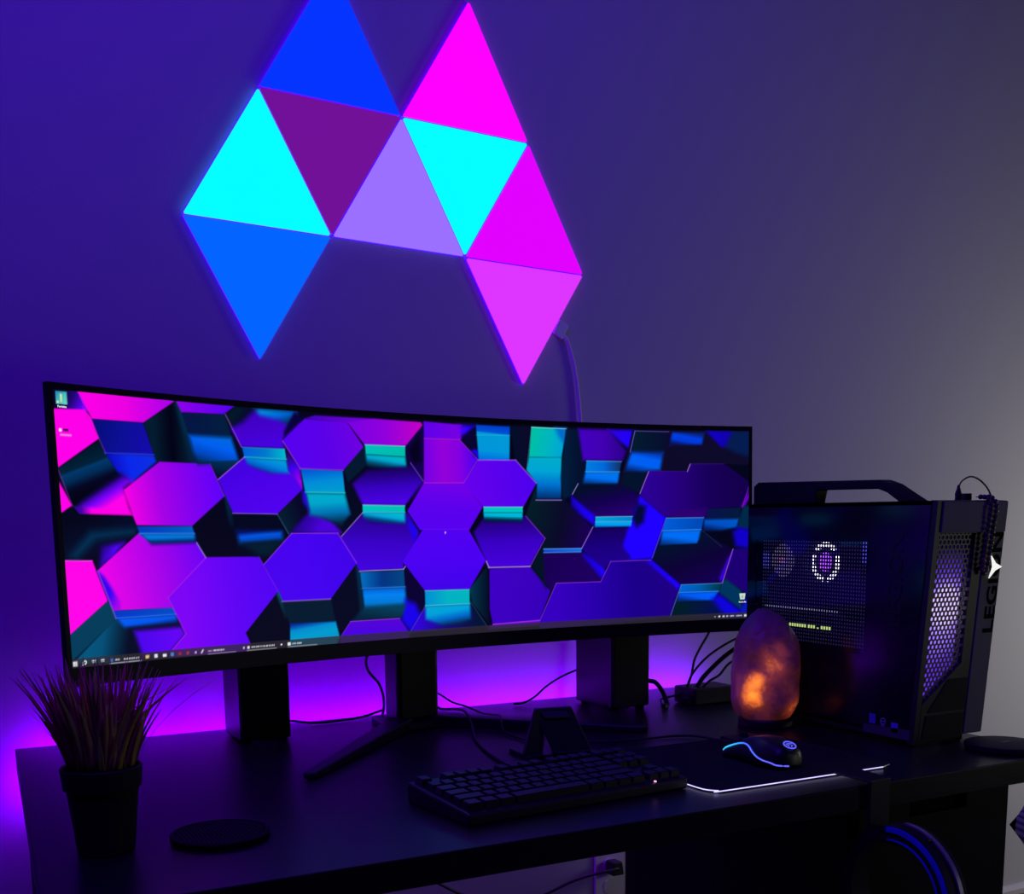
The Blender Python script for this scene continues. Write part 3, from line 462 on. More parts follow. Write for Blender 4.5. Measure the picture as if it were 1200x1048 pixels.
([(-256.7,4.8),(-231.3,26.7),(-192.9,13.3),(-174.8,-4.8),(-262.8,-3.6)],3.0,((-248.8,19.3),(-218.5,-2.7)),[(0.0,(30,0,130)),(1.0,(75,0,218))]),
([(-241.5,87.6),(-171.0,86.7),(-168.6,54.6),(-235.9,54.6)],1.1,((-208.0,88.1),(-204.0,54.0)),[(0.0,(0,90,215)),(0.5,(0,140,215)),(1.0,(0,155,208))]),
([(-235.9,54.6),(-168.6,54.6),(-160.1,23.3),(-177.1,7.1),(-205.9,17.0),(-229.4,21.9)],3.0,((-202.4,55.2),(-199.0,9.6)),[(0.0,(0,172,200)),(0.33,(0,165,205)),(0.67,(0,110,175)),(1.0,(3,40,70))]),
([(-241.1,57.0),(-235.5,54.7),(-231.2,29.2),(-240.5,41.2)],2.7,None,[(0.0,(40,0,230))]),
([(-169.5,87.4),(-160.9,68.4),(-139.4,37.3),(-139.2,25.9),(-178.7,-10.5),(-171.0,12.0),(-158.6,23.3),(-167.5,54.5)],1.5,None,[(0.0,(5,8,34))]),
([(-261.7,-3.9),(-183.6,-4.4),(-153.2,-49.0),(-200.6,-100.5),(-283.8,-100.4),(-310.0,-47.2)],1.1,((-280.7,-45.7),(-165.1,-48.5)),[(0.0,(72,0,238)),(0.5,(68,0,240)),(1.0,(64,0,232))]),
([(-200.2,-100.9),(-153.3,-51.3),(-146.0,-87.3),(-143.4,-128.6),(-185.1,-154.4),(-194.5,-134.7)],1.6,None,[(0.0,(4,6,34))]),
([(-154.8,-52.5),(-148.6,-62.9),(-142.8,-115.7),(-150.7,-123.0)],2.0,((-153.5,-55.1),(-146.0,-119.4)),[(0.0,(0,48,82)),(1.0,(3,30,52))]),
([(-283.9,-100.8),(-200.2,-101.0),(-194.0,-136.0),(-271.6,-135.1),(-279.3,-121.2)],1.4,None,[(0.0,(3,26,48))]),
([(-272.9,-132.6),(-193.6,-134.2),(-188.0,-158.0),(-193.3,-169.1),(-273.4,-168.3)],1.9,((-233.9,-131.2),(-231.0,-158.9)),[(0.0,(2,40,150)),(0.33,(0,140,208)),(0.67,(0,155,205)),(1.0,(0,150,205))]),
([(-288.7,-86.6),(-278.9,-113.8),(-271.6,-135.1),(-273.6,-170.7),(-340.9,-167.9),(-337.4,-156.2),(-344.5,-141.3)],1.5,None,[(0.0,(4,5,30))]),
([(-291.7,-90.1),(-287.3,-86.7),(-275.1,-121.4),(-279.6,-126.0)],1.8,((-290.2,-87.8),(-276.7,-125.0)),[(0.0,(0,70,85)),(1.0,(4,20,40))]),
([(-142.8,-115.7),(-67.7,-114.0),(-77.9,-134.7),(-167.8,-136.2)],2.7,((-107.9,-117.4),(-111.9,-138.1)),[(0.0,(2,60,90)),(1.0,(2,34,58))]),
([(-167.8,-135.7),(-80.2,-135.9),(-63.3,-159.5),(-67.2,-177.9),(-189.2,-177.1),(-186.8,-158.1)],1.1,((-124.0,-136.1),(-125.1,-159.5)),[(0.0,(84,0,215)),(1.0,(70,0,225))]),
]
WP_LINES = [
((-375.4,68.8),(-332.2,100.6),(205,110,255),1.2,0.75),
((-386.3,89.2),(-366.6,46.4),(170,60,240),1.2,0.5),
((-358.6,156.5),(-335.9,114.1),(205,110,255),1.2,0.6),
((-332.2,100.6),(-264.6,100.2),(60,215,225),1.2,0.7),
((-334.9,113.8),(-266.6,114.5),(90,170,255),1.2,0.4),
((-269.6,125.7),(-242.7,87.9),(205,90,240),1.2,0.6),
((-242.7,87.9),(-169.6,87.8),(205,90,240),1.2,0.6),
((-355.5,24.1),(-283.8,23.2),(160,110,255),1.2,0.75),
((-283.8,23.2),(-266.4,-4.8),(70,120,160),1.2,0.6),
((-310.0,-47.2),(-261.7,-3.9),(185,70,250),1.2,0.7),
((-261.7,-3.9),(-183.6,-4.4),(185,70,250),1.2,0.7),
((-183.6,-4.4),(-153.2,-49.0),(185,70,250),1.2,0.7),
((-283.8,-100.4),(-200.6,-100.5),(200,140,255),1.2,0.75),
((-288.7,-86.1),(-317.2,-36.0),(150,40,240),1.2,0.6),
((-288.7,-86.6),(-282.4,-100.3),(0,120,140),1.2,0.6),
((-235.9,54.6),(-168.6,54.6),(60,220,215),1.2,0.75),
((-177.9,-9.2),(-139.2,25.9),(200,150,255),1.2,0.75),
((-130.7,126.1),(-59.8,126.6),(150,240,230),1.2,0.6),
((-129.4,112.5),(-60.1,111.2),(0,110,130),1.2,0.7),
((-51.1,102.1),(-28.8,74.7),(150,90,250),1.2,0.7),
((-138.7,37.3),(-63.9,36.9),(190,235,240),1.2,0.6),
((-139.2,26.4),(-64.3,26.7),(90,235,240),1.2,0.6),
((-25.0,139.8),(39.5,140.4),(200,40,200),1.2,0.75),
((39.5,140.4),(72.8,110.2),(190,60,240),1.2,0.6),
((72.8,110.2),(45.5,73.3),(190,60,240),1.2,0.6),
((-27.7,72.1),(45.5,73.3),(200,40,205),1.2,0.8),
((73.5,109.6),(144.1,111.1),(195,130,255),1.2,0.75),
((144.1,111.1),(182.8,74.2),(195,130,255),1.2,0.75),
((70.8,149.0),(134.0,150.4),(90,190,230),1.2,0.4),
((81.1,35.4),(155.6,35.5),(150,240,235),1.2,0.7),
((80.9,26.5),(155.1,26.4),(0,110,140),1.2,0.6),
((160.8,20.7),(197.5,-16.4),(180,80,250),1.2,0.65),
((197.5,-16.4),(167.5,-61.8),(180,80,250),1.2,0.65),
((83.8,-51.7),(88.3,-61.9),(205,160,255),1.6,0.9),
((88.3,-61.9),(167.5,-62.1),(205,160,255),1.6,0.9),
((-32.8,0.6),(51.5,-0.0),(150,20,230),1.2,0.5),
((-149.3,-61.3),(-70.3,-60.2),(200,180,255),1.2,0.85),
((-70.3,-60.2),(-66.8,-56.1),(200,180,255),1.2,0.85),
((-32.6,-94.9),(50.4,-96.0),(150,230,240),1.2,0.6),
((-32.7,-118.6),(50.3,-118.9),(90,215,235),1.2,0.8),
((-146.0,-87.0),(-68.5,-87.6),(70,150,220),1.2,0.7),
((-63.3,-159.5),(-32.8,-119.7),(110,90,220),1.2,0.6),
((51.0,-115.3),(82.9,-158.4),(60,100,130),1.2,0.6),
((-167.8,-135.7),(-80.2,-135.9),(185,80,230),1.2,0.7),
((-186.8,-158.1),(-167.8,-135.7),(150,60,230),1.2,0.6),
((93.3,-154.8),(183.5,-152.7),(190,60,240),1.6,0.9),
((183.8,-153.7),(217.9,-91.5),(150,60,230),1.2,0.8),
((217.9,-91.5),(305.6,-92.0),(150,60,230),1.2,0.8),
((305.6,-92.0),(326.0,-57.8),(150,60,230),1.2,0.8),
((326.0,-57.8),(406.9,-57.0),(150,60,230),1.2,0.8),
((175.7,164.9),(242.2,164.6),(190,240,230),1.2,0.7),
((175.7,164.9),(165.2,96.9),(90,220,230),1.2,0.5),
((169.8,116.7),(232.3,117.6),(0,110,140),1.2,0.6),
((181.5,46.9),(230.8,47.0),(165,130,230),1.5,0.9),
((252.3,56.6),(263.8,74.4),(190,170,240),1.2,0.85),
((280.9,112.6),(349.7,112.2),(100,190,255),1.2,0.7),
((278.7,94.4),(345.4,94.8),(100,190,255),1.2,0.7),
((377.7,164.5),(444.5,164.5),(130,110,220),1.2,0.6),
((376.8,164.1),(367.1,128.6),(130,130,255),1.2,0.8),
((385.8,58.3),(403.9,96.7),(200,130,250),1.2,0.9),
((480.8,96.8),(486.8,109.8),(210,150,240),1.2,0.9),
((486.8,109.8),(553.7,110.2),(70,20,140),1.2,0.6),
((403.9,96.8),(480.0,96.7),(70,20,150),1.2,0.6),
((297.2,18.6),(370.4,19.2),(140,200,255),1.2,0.7),
((296.4,10.3),(368.8,10.5),(140,200,255),1.2,0.6),
((269.2,-33.7),(291.9,2.1),(190,140,245),1.2,0.85),
((194.2,-33.7),(269.2,-34.1),(110,170,255),1.2,0.8),
((194.0,-40.1),(267.6,-40.4),(110,170,255),1.2,0.6),
((437.9,15.8),(514.0,16.0),(120,170,255),1.2,0.7),
((430.3,-6.4),(507.9,-5.3),(90,170,255),1.2,0.7),
((437.9,15.8),(409.3,-53.3),(110,110,255),1.2,0.7),
((467.6,-102.1),(549.3,-101.8),(90,170,235),1.2,0.7),
((462.5,-116.1),(543.2,-116.3),(80,170,255),1.2,0.7),
((467.6,-102.1),(444.9,-158.3),(110,150,240),1.2,0.7),
((572.7,-41.0),(551.1,-101.7),(200,110,250),1.2,0.9),
((510.5,-7.1),(550.2,-36.6),(60,60,110),1.2,0.5),
((607.0,76.8),(591.6,34.4),(150,40,220),1.2,0.7),
((-538.4,-109.3),(-451.4,-109.1),(80,130,255),1.2,0.6),
((-497.7,-3.2),(-416.3,-3.5),(90,150,255),1.2,0.6),
((-560.4,-48.7),(-542.5,-99.6),(180,90,255),1.2,0.7),
((-542.5,-99.6),(-539.0,-109.5),(180,90,255),1.2,0.7),
((-605.4,-35.5),(-566.8,-36.3),(255,120,255),1.2,0.7),
((-413.8,-15.3),(-400.9,-35.7),(170,170,230),1.2,0.8),
((-400.9,-35.7),(-461.7,-87.0),(190,40,245),1.2,0.7),
((-461.7,-87.0),(-455.0,-100.6),(190,40,245),1.2,0.7),
((-455.0,-100.6),(-438.3,-136.3),(190,40,245),1.2,0.7),
((-438.3,-136.3),(-463.4,-159.2),(190,40,245),1.2,0.7),
((-604.4,74.7),(-588.2,30.1),(190,60,240),1.2,0.5),
((-570.4,168.5),(-537.8,95.9),(235,60,235),1.2,0.4),
((-539.5,96.4),(-469.6,97.7),(60,80,240),1.2,0.6),
((-604.9,144.0),(-606.0,20.2),(255,110,255),1.5,0.5),
]

def screen_part():
    NX, NY = 1040, 290
    s = np.linspace(-WS, WS, NX + 1); h = np.linspace(SB, ST, NY + 1)
    Sx, Hy = np.meshgrid(s, h); sx = Sx.ravel(); hy = Hy.ravel()
    co = np.stack([RR * np.sin(sx / RR), -RR + RR * np.cos(sx / RR), hy], 1)
    i = np.arange(NX)[None, :] + (NX + 1) * np.arange(NY)[:, None]; i = i.ravel()
    quads = np.stack([i, i + 1, i + NX + 2, i + NX + 1], 1)
    X = sx * 1000; Y = hy * 1000
    img = np.zeros((len(X), 3)) + np.array([4, 5, 28.])
    Xg, Yg = s * 1000, h * 1000
    img = img.reshape(NY + 1, NX + 1, 3)
    def window(x0, x1, y0, y1):
        a, b_ = np.searchsorted(Xg, [x0, x1]); c, d = np.searchsorted(Yg, [y0, y1])
        return max(a - 1, 0), min(b_ + 1, NX + 1), max(c - 1, 0), min(d + 1, NY + 1)
    def paint_poly(P, soft, G, ST_):
        P = np.array(P, float); e = soft * 1.8 + 1.5
        a, b_, c, d = window(P[:, 0].min() - e, P[:, 0].max() + e, P[:, 1].min() - e, P[:, 1].max() + e)
        if a >= b_ or c >= d: return
        gx, gy = np.meshgrid(Xg[a:b_], Yg[c:d])
        dist = np.full(gx.shape, 1e9); inside = np.zeros(gx.shape, bool)
        for k in range(len(P)):
            p, q = P[k], P[(k + 1) % len(P)]; v = q - p; L2 = max(v @ v, 1e-9)
            t = np.clip(((gx - p[0]) * v[0] + (gy - p[1]) * v[1]) / L2, 0, 1)
            dist = np.minimum(dist, np.hypot(gx - p[0] - t * v[0], gy - p[1] - t * v[1]))
            if p[1] != q[1]:
                cr = ((p[1] > gy) != (q[1] > gy)) & (gx < (q[0] - p[0]) * (gy - p[1]) / (q[1] - p[1]) + p[0]); inside ^= cr
        sd = np.where(inside, -dist, dist); al = np.clip(0.5 - sd / max(soft * (3.4 if soft > 1.9 else 2), 0.9), 0, 1); al = al * al * (3 - 2 * al)
        if G is None: colr = np.array(ST_[0][1], float)[None, None, :]
        else:
            g0, g1 = np.array(G[0], float), np.array(G[1], float); v = g1 - g0
            t = np.clip(((gx - g0[0]) * v[0] + (gy - g0[1]) * v[1]) / max(v @ v, 1e-9), 0, 1)
            tt = [q[0] for q in ST_]
            colr = np.stack([np.interp(t, tt, [q[1][k] for q in ST_]) for k in range(3)], -1)
        img[c:d, a:b_] = img[c:d, a:b_] * (1 - al[..., None]) + colr * al[..., None]
    def paint_line(p, q, colr, w, al):
        p, q = np.array(p, float), np.array(q, float); e = w + 1.5
        a, b_, c, d = window(min(p[0], q[0]) - e, max(p[0], q[0]) + e, min(p[1], q[1]) - e, max(p[1], q[1]) + e)
        if a >= b_ or c >= d: return
        gx, gy = np.meshgrid(Xg[a:b_], Yg[c:d]); v = q - p
        t = np.clip(((gx - p[0]) * v[0] + (gy - p[1]) * v[1]) / max(v @ v, 1e-9), 0, 1)
        ds = np.hypot(gx - p[0] - t * v[0], gy - p[1] - t * v[1])
        A = np.clip(1.0 - (ds - w * 0.3) / (w * 0.8), 0, 1) * al
        img[c:d, a:b_] = img[c:d, a:b_] * (1 - A[..., None]) + np.array(colr, float) * A[..., None]
    for P, soft, G, ST_ in WP_POLYS: paint_poly(P, soft, G, ST_)
    for p, q, colr, w, al in WP_LINES: paint_line(p, q, colr, w * 0.85, al * 0.85)
    # taskbar: dark translucent strip along the bottom
    tb = np.searchsorted(Yg, -156.4)
    img[:tb] = img[:tb] * 0.22 + np.array([38, 33, 40.])
    W = (235, 235, 240)
    def dot(x, y, w, hh, c=W, soft=0.7): paint_poly([(x - w, y - hh), (x + w, y - hh), (x + w, y + hh), (x - w, y + hh)], soft, None, [(0, c)])
    ty = -161.8
    for dx in (-1.6, 1.6):
        for dy in (-1.6, 1.6): dot(-600 + dx, ty + dy, 1.3, 1.3, soft=0.4)
    for k in range(10):
        a0, a1 = 2 * PI * k / 10, 2 * PI * (k + 1) / 10
        paint_line((-586.5 + 2 * math.cos(a0), ty + .5 + 2 * math.sin(a0)), (-586.5 + 2 * math.cos(a1), ty + .5 + 2 * math.sin(a1)), W, 0.9, .9)
    paint_line((-588, ty - 1.2), (-590, ty - 3), W, 0.9, .9)
    for x in (-574, -561.5): dot(x, ty, 2.0, 0.6); dot(x, ty + 2, 2.4, 0.6)
    def squiggle(x0, x1, y, amp=1.5):
        x = x0
        rnd = random.Random(int(x0 * 10))
        while x < x1:
            w = rnd.uniform(0.8, 1.7); dot(x, y + rnd.uniform(-.25, .25), w * .5, rnd.uniform(.8, 1.25) * amp * .7, (215, 215, 220), .5); x += w + rnd.uniform(0.7, 1.3)
    dot(-549, ty, 1.8, 2.0, (60, 110, 190)); squiggle(-543, -537, ty); squiggle(-531, -509, ty)
    paint_line((-552, ty - 4.3), (-507, ty - 4.3), (190, 195, 225), 0.9, .8)
    dot(-497.5, ty, 2.6, 2.0, (230, 200, 130)); dot(-484.8, ty, 2.4, 2.4, (225, 225, 235)); dot(-472, ty - .2, 2.8, 1.9, (235, 235, 240))
    dot(-460.6, ty, 2.2, 2.4, (70, 130, 190)); dot(-449, ty, 2.2, 2.0, (150, 40, 60)); dot(-437, ty, 2.0, 2.0, (150, 60, 60))
    dot(-425, ty - .3, 1.2, 1.4, (210, 200, 220)); paint_line((-416, ty - 1.6), (-413.5, ty + 2), W, 1.4, .9)
    dot(-403, ty, 2.4, .5); squiggle(-398, -380, ty); paint_line((-406, ty - 4.4), (-362, ty - 4.4), (170, 150, 200), 0.9, .8)
    dot(-349, ty, 1.2, 1.6, (200, 195, 210)); dot(-341.5, ty, 1.8, 1.8); squiggle(-336, -299, ty); paint_line((-344, ty - 4.4), (-296, ty - 4.4), (180, 180, 190), 0.9, .8)
    dot(-287.5, ty, 1.2, 1.2); dot(-274.6, ty, 2.6, 2.2); squiggle(-269, -254, ty); paint_line((-277, ty - 4.4), (-228, ty - 4.4), (180, 180, 190), 0.9, .8)
    dot(536, ty, 1.2, .6); dot(545, ty, 1.8, 1.5); dot(553.5, ty, 2.2, 1.6, (200, 200, 205)); dot(561, ty, 1.6, 1.4, (200, 200, 205)); squiggle(567, 575, ty); squiggle(580, 591, ty); dot(598, ty, 2.2, 1.9)
    # desktop icons
    paint_poly([(-600, 151.5), (-585.5, 151.5), (-585.5, 166), (-600, 166)], .5, ((-599, 165), (-586, 153)), [(0, (40, 140, 190)), (.5, (70, 190, 190)), (1, (110, 215, 195))])
    paint_poly([(-594, 154), (-592.4, 154), (-592, 163), (-594.6, 163.5)], .7, None, [(0, (225, 235, 150))]); dot(-598, 153.4, 1.3, 1.3, (225, 235, 190))
    dot(-597, 120.5, 1.7, 1.7, (255, 235, 255)); dot(-590, 121, 3.4, 1.3, (50, 10, 60)); dot(-590.5, 115, 7.5, 1.1, (235, 140, 225))
    paint_poly([(587.5, -132.5), (596.5, -132.5), (598.3, -121.5), (585.7, -121.5)], .7, None, [(0, (205, 225, 215))]); dot(592, -127.5, 2.1, 2.6, (150, 185, 165))
    paint_poly([(8.2, -7), (10, -4.2), (6.8, -3.2), (7.2, -3.2)], .8, None, [(0, (255, 240, 255))])
    A = img.reshape(-1, 3) / 255.0
    A = np.where(A <= 0.04045, A / 12.92, ((A + 0.055) / 1.055) ** 2.4)
    me = bpy.data.meshes.new('screen')
    me.vertices.add(len(co)); me.vertices.foreach_set('co', co.astype(np.float32).ravel())
    me.loops.add(len(quads) * 4); me.loops.foreach_set('vertex_index', quads.astype(np.int32).ravel())
    me.polygons.add(len(quads)); me.polygons.foreach_set('loop_start', np.arange(0, len(quads) * 4, 4, dtype=np.int32))
    me.update(calc_edges=True)
    ca = me.color_attributes.new('picture', 'FLOAT_COLOR', 'POINT')
    ca.data.foreach_set('color', np.concatenate([A, np.ones((len(A), 1))], 1).astype(np.float32).ravel())
    m = mat('lit_display', (0.003, 0.003, 0.003, 1), 0.3, spec=0.08)
    nt = m.node_tree; at = nt.nodes.new('ShaderNodeVertexColor'); at.layer_name = 'picture'
    bs = nt.nodes['Principled BSDF']; nt.links.new(at.outputs['Color'], bs.inputs['Emission Color']); bs.inputs['Emission Strength'].default_value = 1.0
    me.materials.append(m)
    o = bpy.data.objects.new('screen', me); COL.objects.link(o); o.parent = mon; ROOT[o.name] = ROOT[mon.name]
    return o
scr = screen_part()
m_icon = mat('icon_text', (0, 0, 0, 1), 0.5, emit=rgb(240, 240, 245), strength=1.0)
def on_screen(smm, hmm, d=-0.0004):
    p = Vector(ms(smm / 1000, hmm / 1000, d)); a = smm / 1000 / RR
    return Matrix.Translation(p) @ Matrix.Rotation(-a, 4, 'Z') @ Matrix.Rotation(PI / 2, 4, 'X')
text_mesh('icon_label', 'Fortnite', 0.0036, m_icon, scr, on_screen(-593, 147.2), 0.00005, 0.0001, align='CENTER', local=True)
text_mesh('icon_label', 'Recycle Bin', 0.0032, m_icon, scr, on_screen(592, -138), 0.00005, 0.0001, align='CENTER', local=True)
m_dim = mat('status_led', (0, 0, 0, 1), 0.5, emit=rgb(150, 150, 190), strength=0.5)

# ------------------------------------------------------------------ speakers behind the monitor
def speaker(x0, x1, y0, y1, h, lab):
    r = thing('desk_speaker', lab, 'speaker', ((x0 + x1) / 2, (y0 + y1) / 2, DZ), group='black speakers behind the monitor')
    MB().box(x0, x1, y0 + 0.006, y1, DZ + 0.004, DZ + h).build('cabinet', m_desk, r, bevel=0.002)
    MB().box(x0 + 0.002, x1 - 0.002, y0, y0 + 0.006, DZ + 0.006, DZ + h - 0.002).build('front_grille', m_blkm, r, bevel=0.002)
    for fx in (x0 + .006, x1 - .018):
        for fy in (y0 + .01, y1 - .022): MB().box(fx, fx + .012, fy, fy + .012, DZ, DZ + .004).build('foot', m_rub, r)
speaker(0.006, 0.087, -0.2005, -0.100, 0.21, 'black box speaker on the desk under the left part of the monitor')
speaker(0.668, 0.748, -0.2415, -0.110, 0.22, 'black box speaker on the desk under the right part of the monitor')

# ------------------------------------------------------------------ potted grass
r = thing('potted_grass', 'small potted ornamental grass in a black pot at the left front of the desk', 'plant', (-0.275, -0.712, DZ))
pc = (-0.2745, -0.712, DZ)
MB().lathe([(0.0275, 0), (0.029, 0.001), (0.0365, 0.070), (0.0395, 0.0705), (0.0415, 0.092), (0.040, 0.0935), (0.038, 0.0925), (0.0365, 0.080), (0.001, 0.080)], pc, 44).build('pot', m_blkm, r, smooth=True)
MB().lathe([(0.0362, 0.0795), (0.0362, 0.084), (0.02, 0.087), (0.001, 0.0875)], pc, 24).build('soil', mat('soil', (0.02, 0.014, 0.01, 1), 0.95), r, smooth=True)
m_bl = []
for nm, c in (('blade_olive', (0.60, 0.44, 0.10, 1)), ('blade_brown', (0.55, 0.32, 0.10, 1)), ('blade_green', (0.38, 0.38, 0.10, 1)), ('blade_red', (0.45, 0.05, 0.045, 1))):
    m_bl.append(mat(nm, c, 0.6, spec=0.25))
g = MB(); rnd = random.Random(11)
for i in range(270):
    a = rnd.uniform(0, 2 * PI); rr = 0.031 * math.sqrt(rnd.random())
    bx, by = pc[0] + rr * math.cos(a), pc[1] + rr * math.sin(a)
    lean = (rr / 0.031) ** 1.2 * rnd.uniform(0.05, 0.48) + rnd.uniform(0, 0.08)
    a2 = a + rnd.uniform(-.5, .5); L = rnd.uniform(0.07, 0.128) * (1 + 0.12 * lean)
    if i < 6: lean = [0.85, 0.70, 0.52, 0.42, 0.76, 0.45][i]; a2 = [-0.5, -0.45, 2.6, 2.75, -0.6, 2.45][i]; L = 0.128
    dirv = Vector((math.cos(a2), math.sin(a2), 0)); side = Vector((-dirv.y, dirv.x, 0))
    tw = rnd.uniform(-0.9, 0.9); side = (side * math.cos(tw) + dirv * math.sin(tw)).normalized()
    w0 = rnd.uniform(0.0018, 0.0044); V = []; F = []; N_ = 5
    for k in range(N_ + 1):
        t = k / N_; p = Vector((bx, by, DZ + 0.083)) + dirv * (L * lean * (t ** 1.35)) + Vector((0, 0, L * t * (1 - 0.28 * lean * t)))
        w = w0 * (1 - t ** 2.2) + 0.00012
        V += [p - side * w, p + side * w]
    for k in range(N_): F.append((2 * k, 2 * k + 1, 2 * k + 3, 2 * k + 2))
    g.add(V, F, rnd.choices((0, 1, 2, 3), (5, 4, 4, 1))[0])
gb = g.build('grass_blades', m_bl, r, smooth='all')
md = gb.modifiers.new('thickness', 'SOLIDIFY'); md.thickness = 0.0004

# ------------------------------------------------------------------ round coaster, left
r = thing('round_coaster', 'round black ribbed coaster lying on the desk beside the potted grass', 'coaster', (-0.157, -0.724, DZ))
cc = (-0.157, -0.724, DZ)
MB().lathe([(0.049, 0), (0.053, 0.001), (0.054, 0.0065), (0.0525, 0.008), (0.049, 0.008), (0.0485, 0.0066), (0.001, 0.0066)], cc, 56).build('rim', m_rub, r, smooth=True)
b = MB()
for k in range(-11, 12):
    x = k * 0.0042; l = math.sqrt(max(0, 0.0475 ** 2 - x * x))
    b.box(cc[0] + x - .0011, cc[0] + x + .0011, cc[1] - l, cc[1] + l, DZ + .0066, DZ + .0078)
    b.box(cc[0] - l, cc[0] + l, cc[1] + x - .0011, cc[1] + x + .0011, DZ + .0066, DZ + .0076)
b.build('ribbed_surface', m_rub, r)

# ------------------------------------------------------------------ keyboard
KB0 = Vector((0.098, -0.828, DZ)); ka = math.atan2(0.029, 0.325)
kb = thing('keyboard', 'black mechanical keyboard lying on the desk in front of the monitor', 'keyboard', tuple(KB0), rot=(0, 0, ka))
KW, KD = 0.329, 0.150
b = MB()
b.prism([(0, 0, 0.0005), (0, KD, 0.0005), (0, KD, 0.026), (0, 0.012, 0.0165), (0, 0, 0.0145)], (KW, 0, 0))
b.build('case', m_blk, kb, bevel=0.003)
sl = (0.026 - 0.0165) / (KD - 0.012)
m_key = mat('keycap_black', (0.008, 0.008, 0.010, 1), 0.42, spec=0.4)
ux = (KW - 0.010) / 18.3; uy = (KD - 0.016) / 6.35
rows = [([1.25, 1.25, 1.25, 6.25, 1.25, 1.25, 1.25, 1.25], [1, 1, 1]),
        ([2.25] + [1] * 10 + [2.75], [-1, 1, -1]),
        ([1.75] + [1] * 11 + [2.25], []),
        ([1.5] + [1] * 12 + [1.5], [1, 1, 1]),
        ([1] * 13 + [2], [1, 1, 1]),
        ([1, -1, 1, 1, 1, 1, -.5, 1, 1, 1, 1, -.5, 1, 1, 1, 1], [1, 1, 1])]
KMESH = {}
def key(x, y, w):
    k = round(w, 2)
    z = 0.0165 + sl * (y - 0.012)
    if k not in KMESH:
        W_ = w * ux - 0.0014; D_ = uy - 0.0014
        o = MB().frustum(0, W_, 0, D_, 0.0, 0.0095, 0.0016, 0.0012, 0.0026).build('key', m_key, kb, bevel=0.0007, seg=1); KMESH[k] = o
    else:
        s0 = KMESH[k]; o = s0.copy(); COL.objects.link(o); o.parent = kb
    o.location = (x + 0.0007, y + 0.0007, z - 0.0005); o.rotation_euler = (math.atan(sl), 0, 0)
for ri, (main, nav) in enumerate(rows):
    y = 0.009 + ri * uy + (uy * 0.3 if ri == 5 else 0); x = 0.005
    for w in main:
        if w > 0: key(x, y, w)
        x += abs(w) * ux
    x = 0.005 + 15.3 * ux
    for w in nav:
        if w > 0: key(x, y, w)
        x += abs(w) * ux
m_pk = mat('pink_led', (0, 0, 0, 1), 0.5, emit=(1.0, 0.35, 0.75, 1), strength=1.6)
MB().box(0.2745, 0.2768, 0.0006, 0.0040, 0.0156, 0.0176).build('status_light', m_pk, kb, bevel=0.0005, label='tiny pink light on the keyboard front')

# ------------------------------------------------------------------ mouse pad with light edge
r = thing('mouse_pad', 'black mouse pad with a white glowing front edge under the mouse', 'mouse pad', (0.6, -0.7, DZ))
def rrect(x0, x1, y0, y1, rad, n=6):
    out = []
    for cx_, cy_, a0 in ((x1 - rad, y1 - rad, 0), (x0 + rad, y1 - rad, 90), (x0 + rad, y0 + rad, 180), (x1 - rad, y0 + rad, 270)):
        for k in range(n + 1):
            a = math.radians(a0 + 90 * k / n); out.append((cx_ + rad * math.cos(a), cy_ + rad * math.sin(a)))
    return out
m_pad = noise_bump(mat('pad_cloth', (0.010, 0.010, 0.012, 1), 0.9, spec=0.2), 900, 0.3, 0.0006)
PX0, PX1, PY0, PY1 = 0.434, 0.752, -0.840, -0.560
MB().prism([(x, y, DZ + 0.0003) for x, y in rrect(PX0, PX1, PY0, PY1, 0.026)], (0, 0, 0.0033)).build('mat', m_pad, r)
m_edge = mat('white_edge_light', (0.2, 0.2, 0.2, 1), 0.5, emit=(0.58, 0.52, 1.0, 1), strength=1.5)
m_edge0 = mat('unlit_edge_tube', (0.03, 0.03, 0.035, 1), 0.4)
e = [(0.4332, -0.775, DZ + .0027), (0.4332, -0.810, DZ + .0027), (0.4362, -0.8255, DZ + .0027), (0.4455, -0.8365, DZ + .0027), (0.460, -0.8408, DZ + .0027), (0.728, -0.8408, DZ + .0027)]
MB().tube(spline(e, 4), 0.00075, 8).build('edge_light', m_edge, r, smooth=True, label='thin white glowing line along the front edge of the pad')
e = [(0.728, -0.8408, DZ + .0027), (0.7455, -0.8335, DZ + .0027), (0.7527, -0.815, DZ + .0027), (0.7527, -0.585, DZ + .0027), (0.7455, -0.5665, DZ + .0027), (0.728, -0.5593, DZ + .0027), (0.460, -0.5593, DZ + .0027), (0.4405, -0.5665, DZ + .0027), (0.4332, -0.585, DZ + .0027), (0.4332, -0.775, DZ + .0027)]
MB().tube(e, 0.0012, 6).build('edge_tube', m_edge0, r, smooth=True)

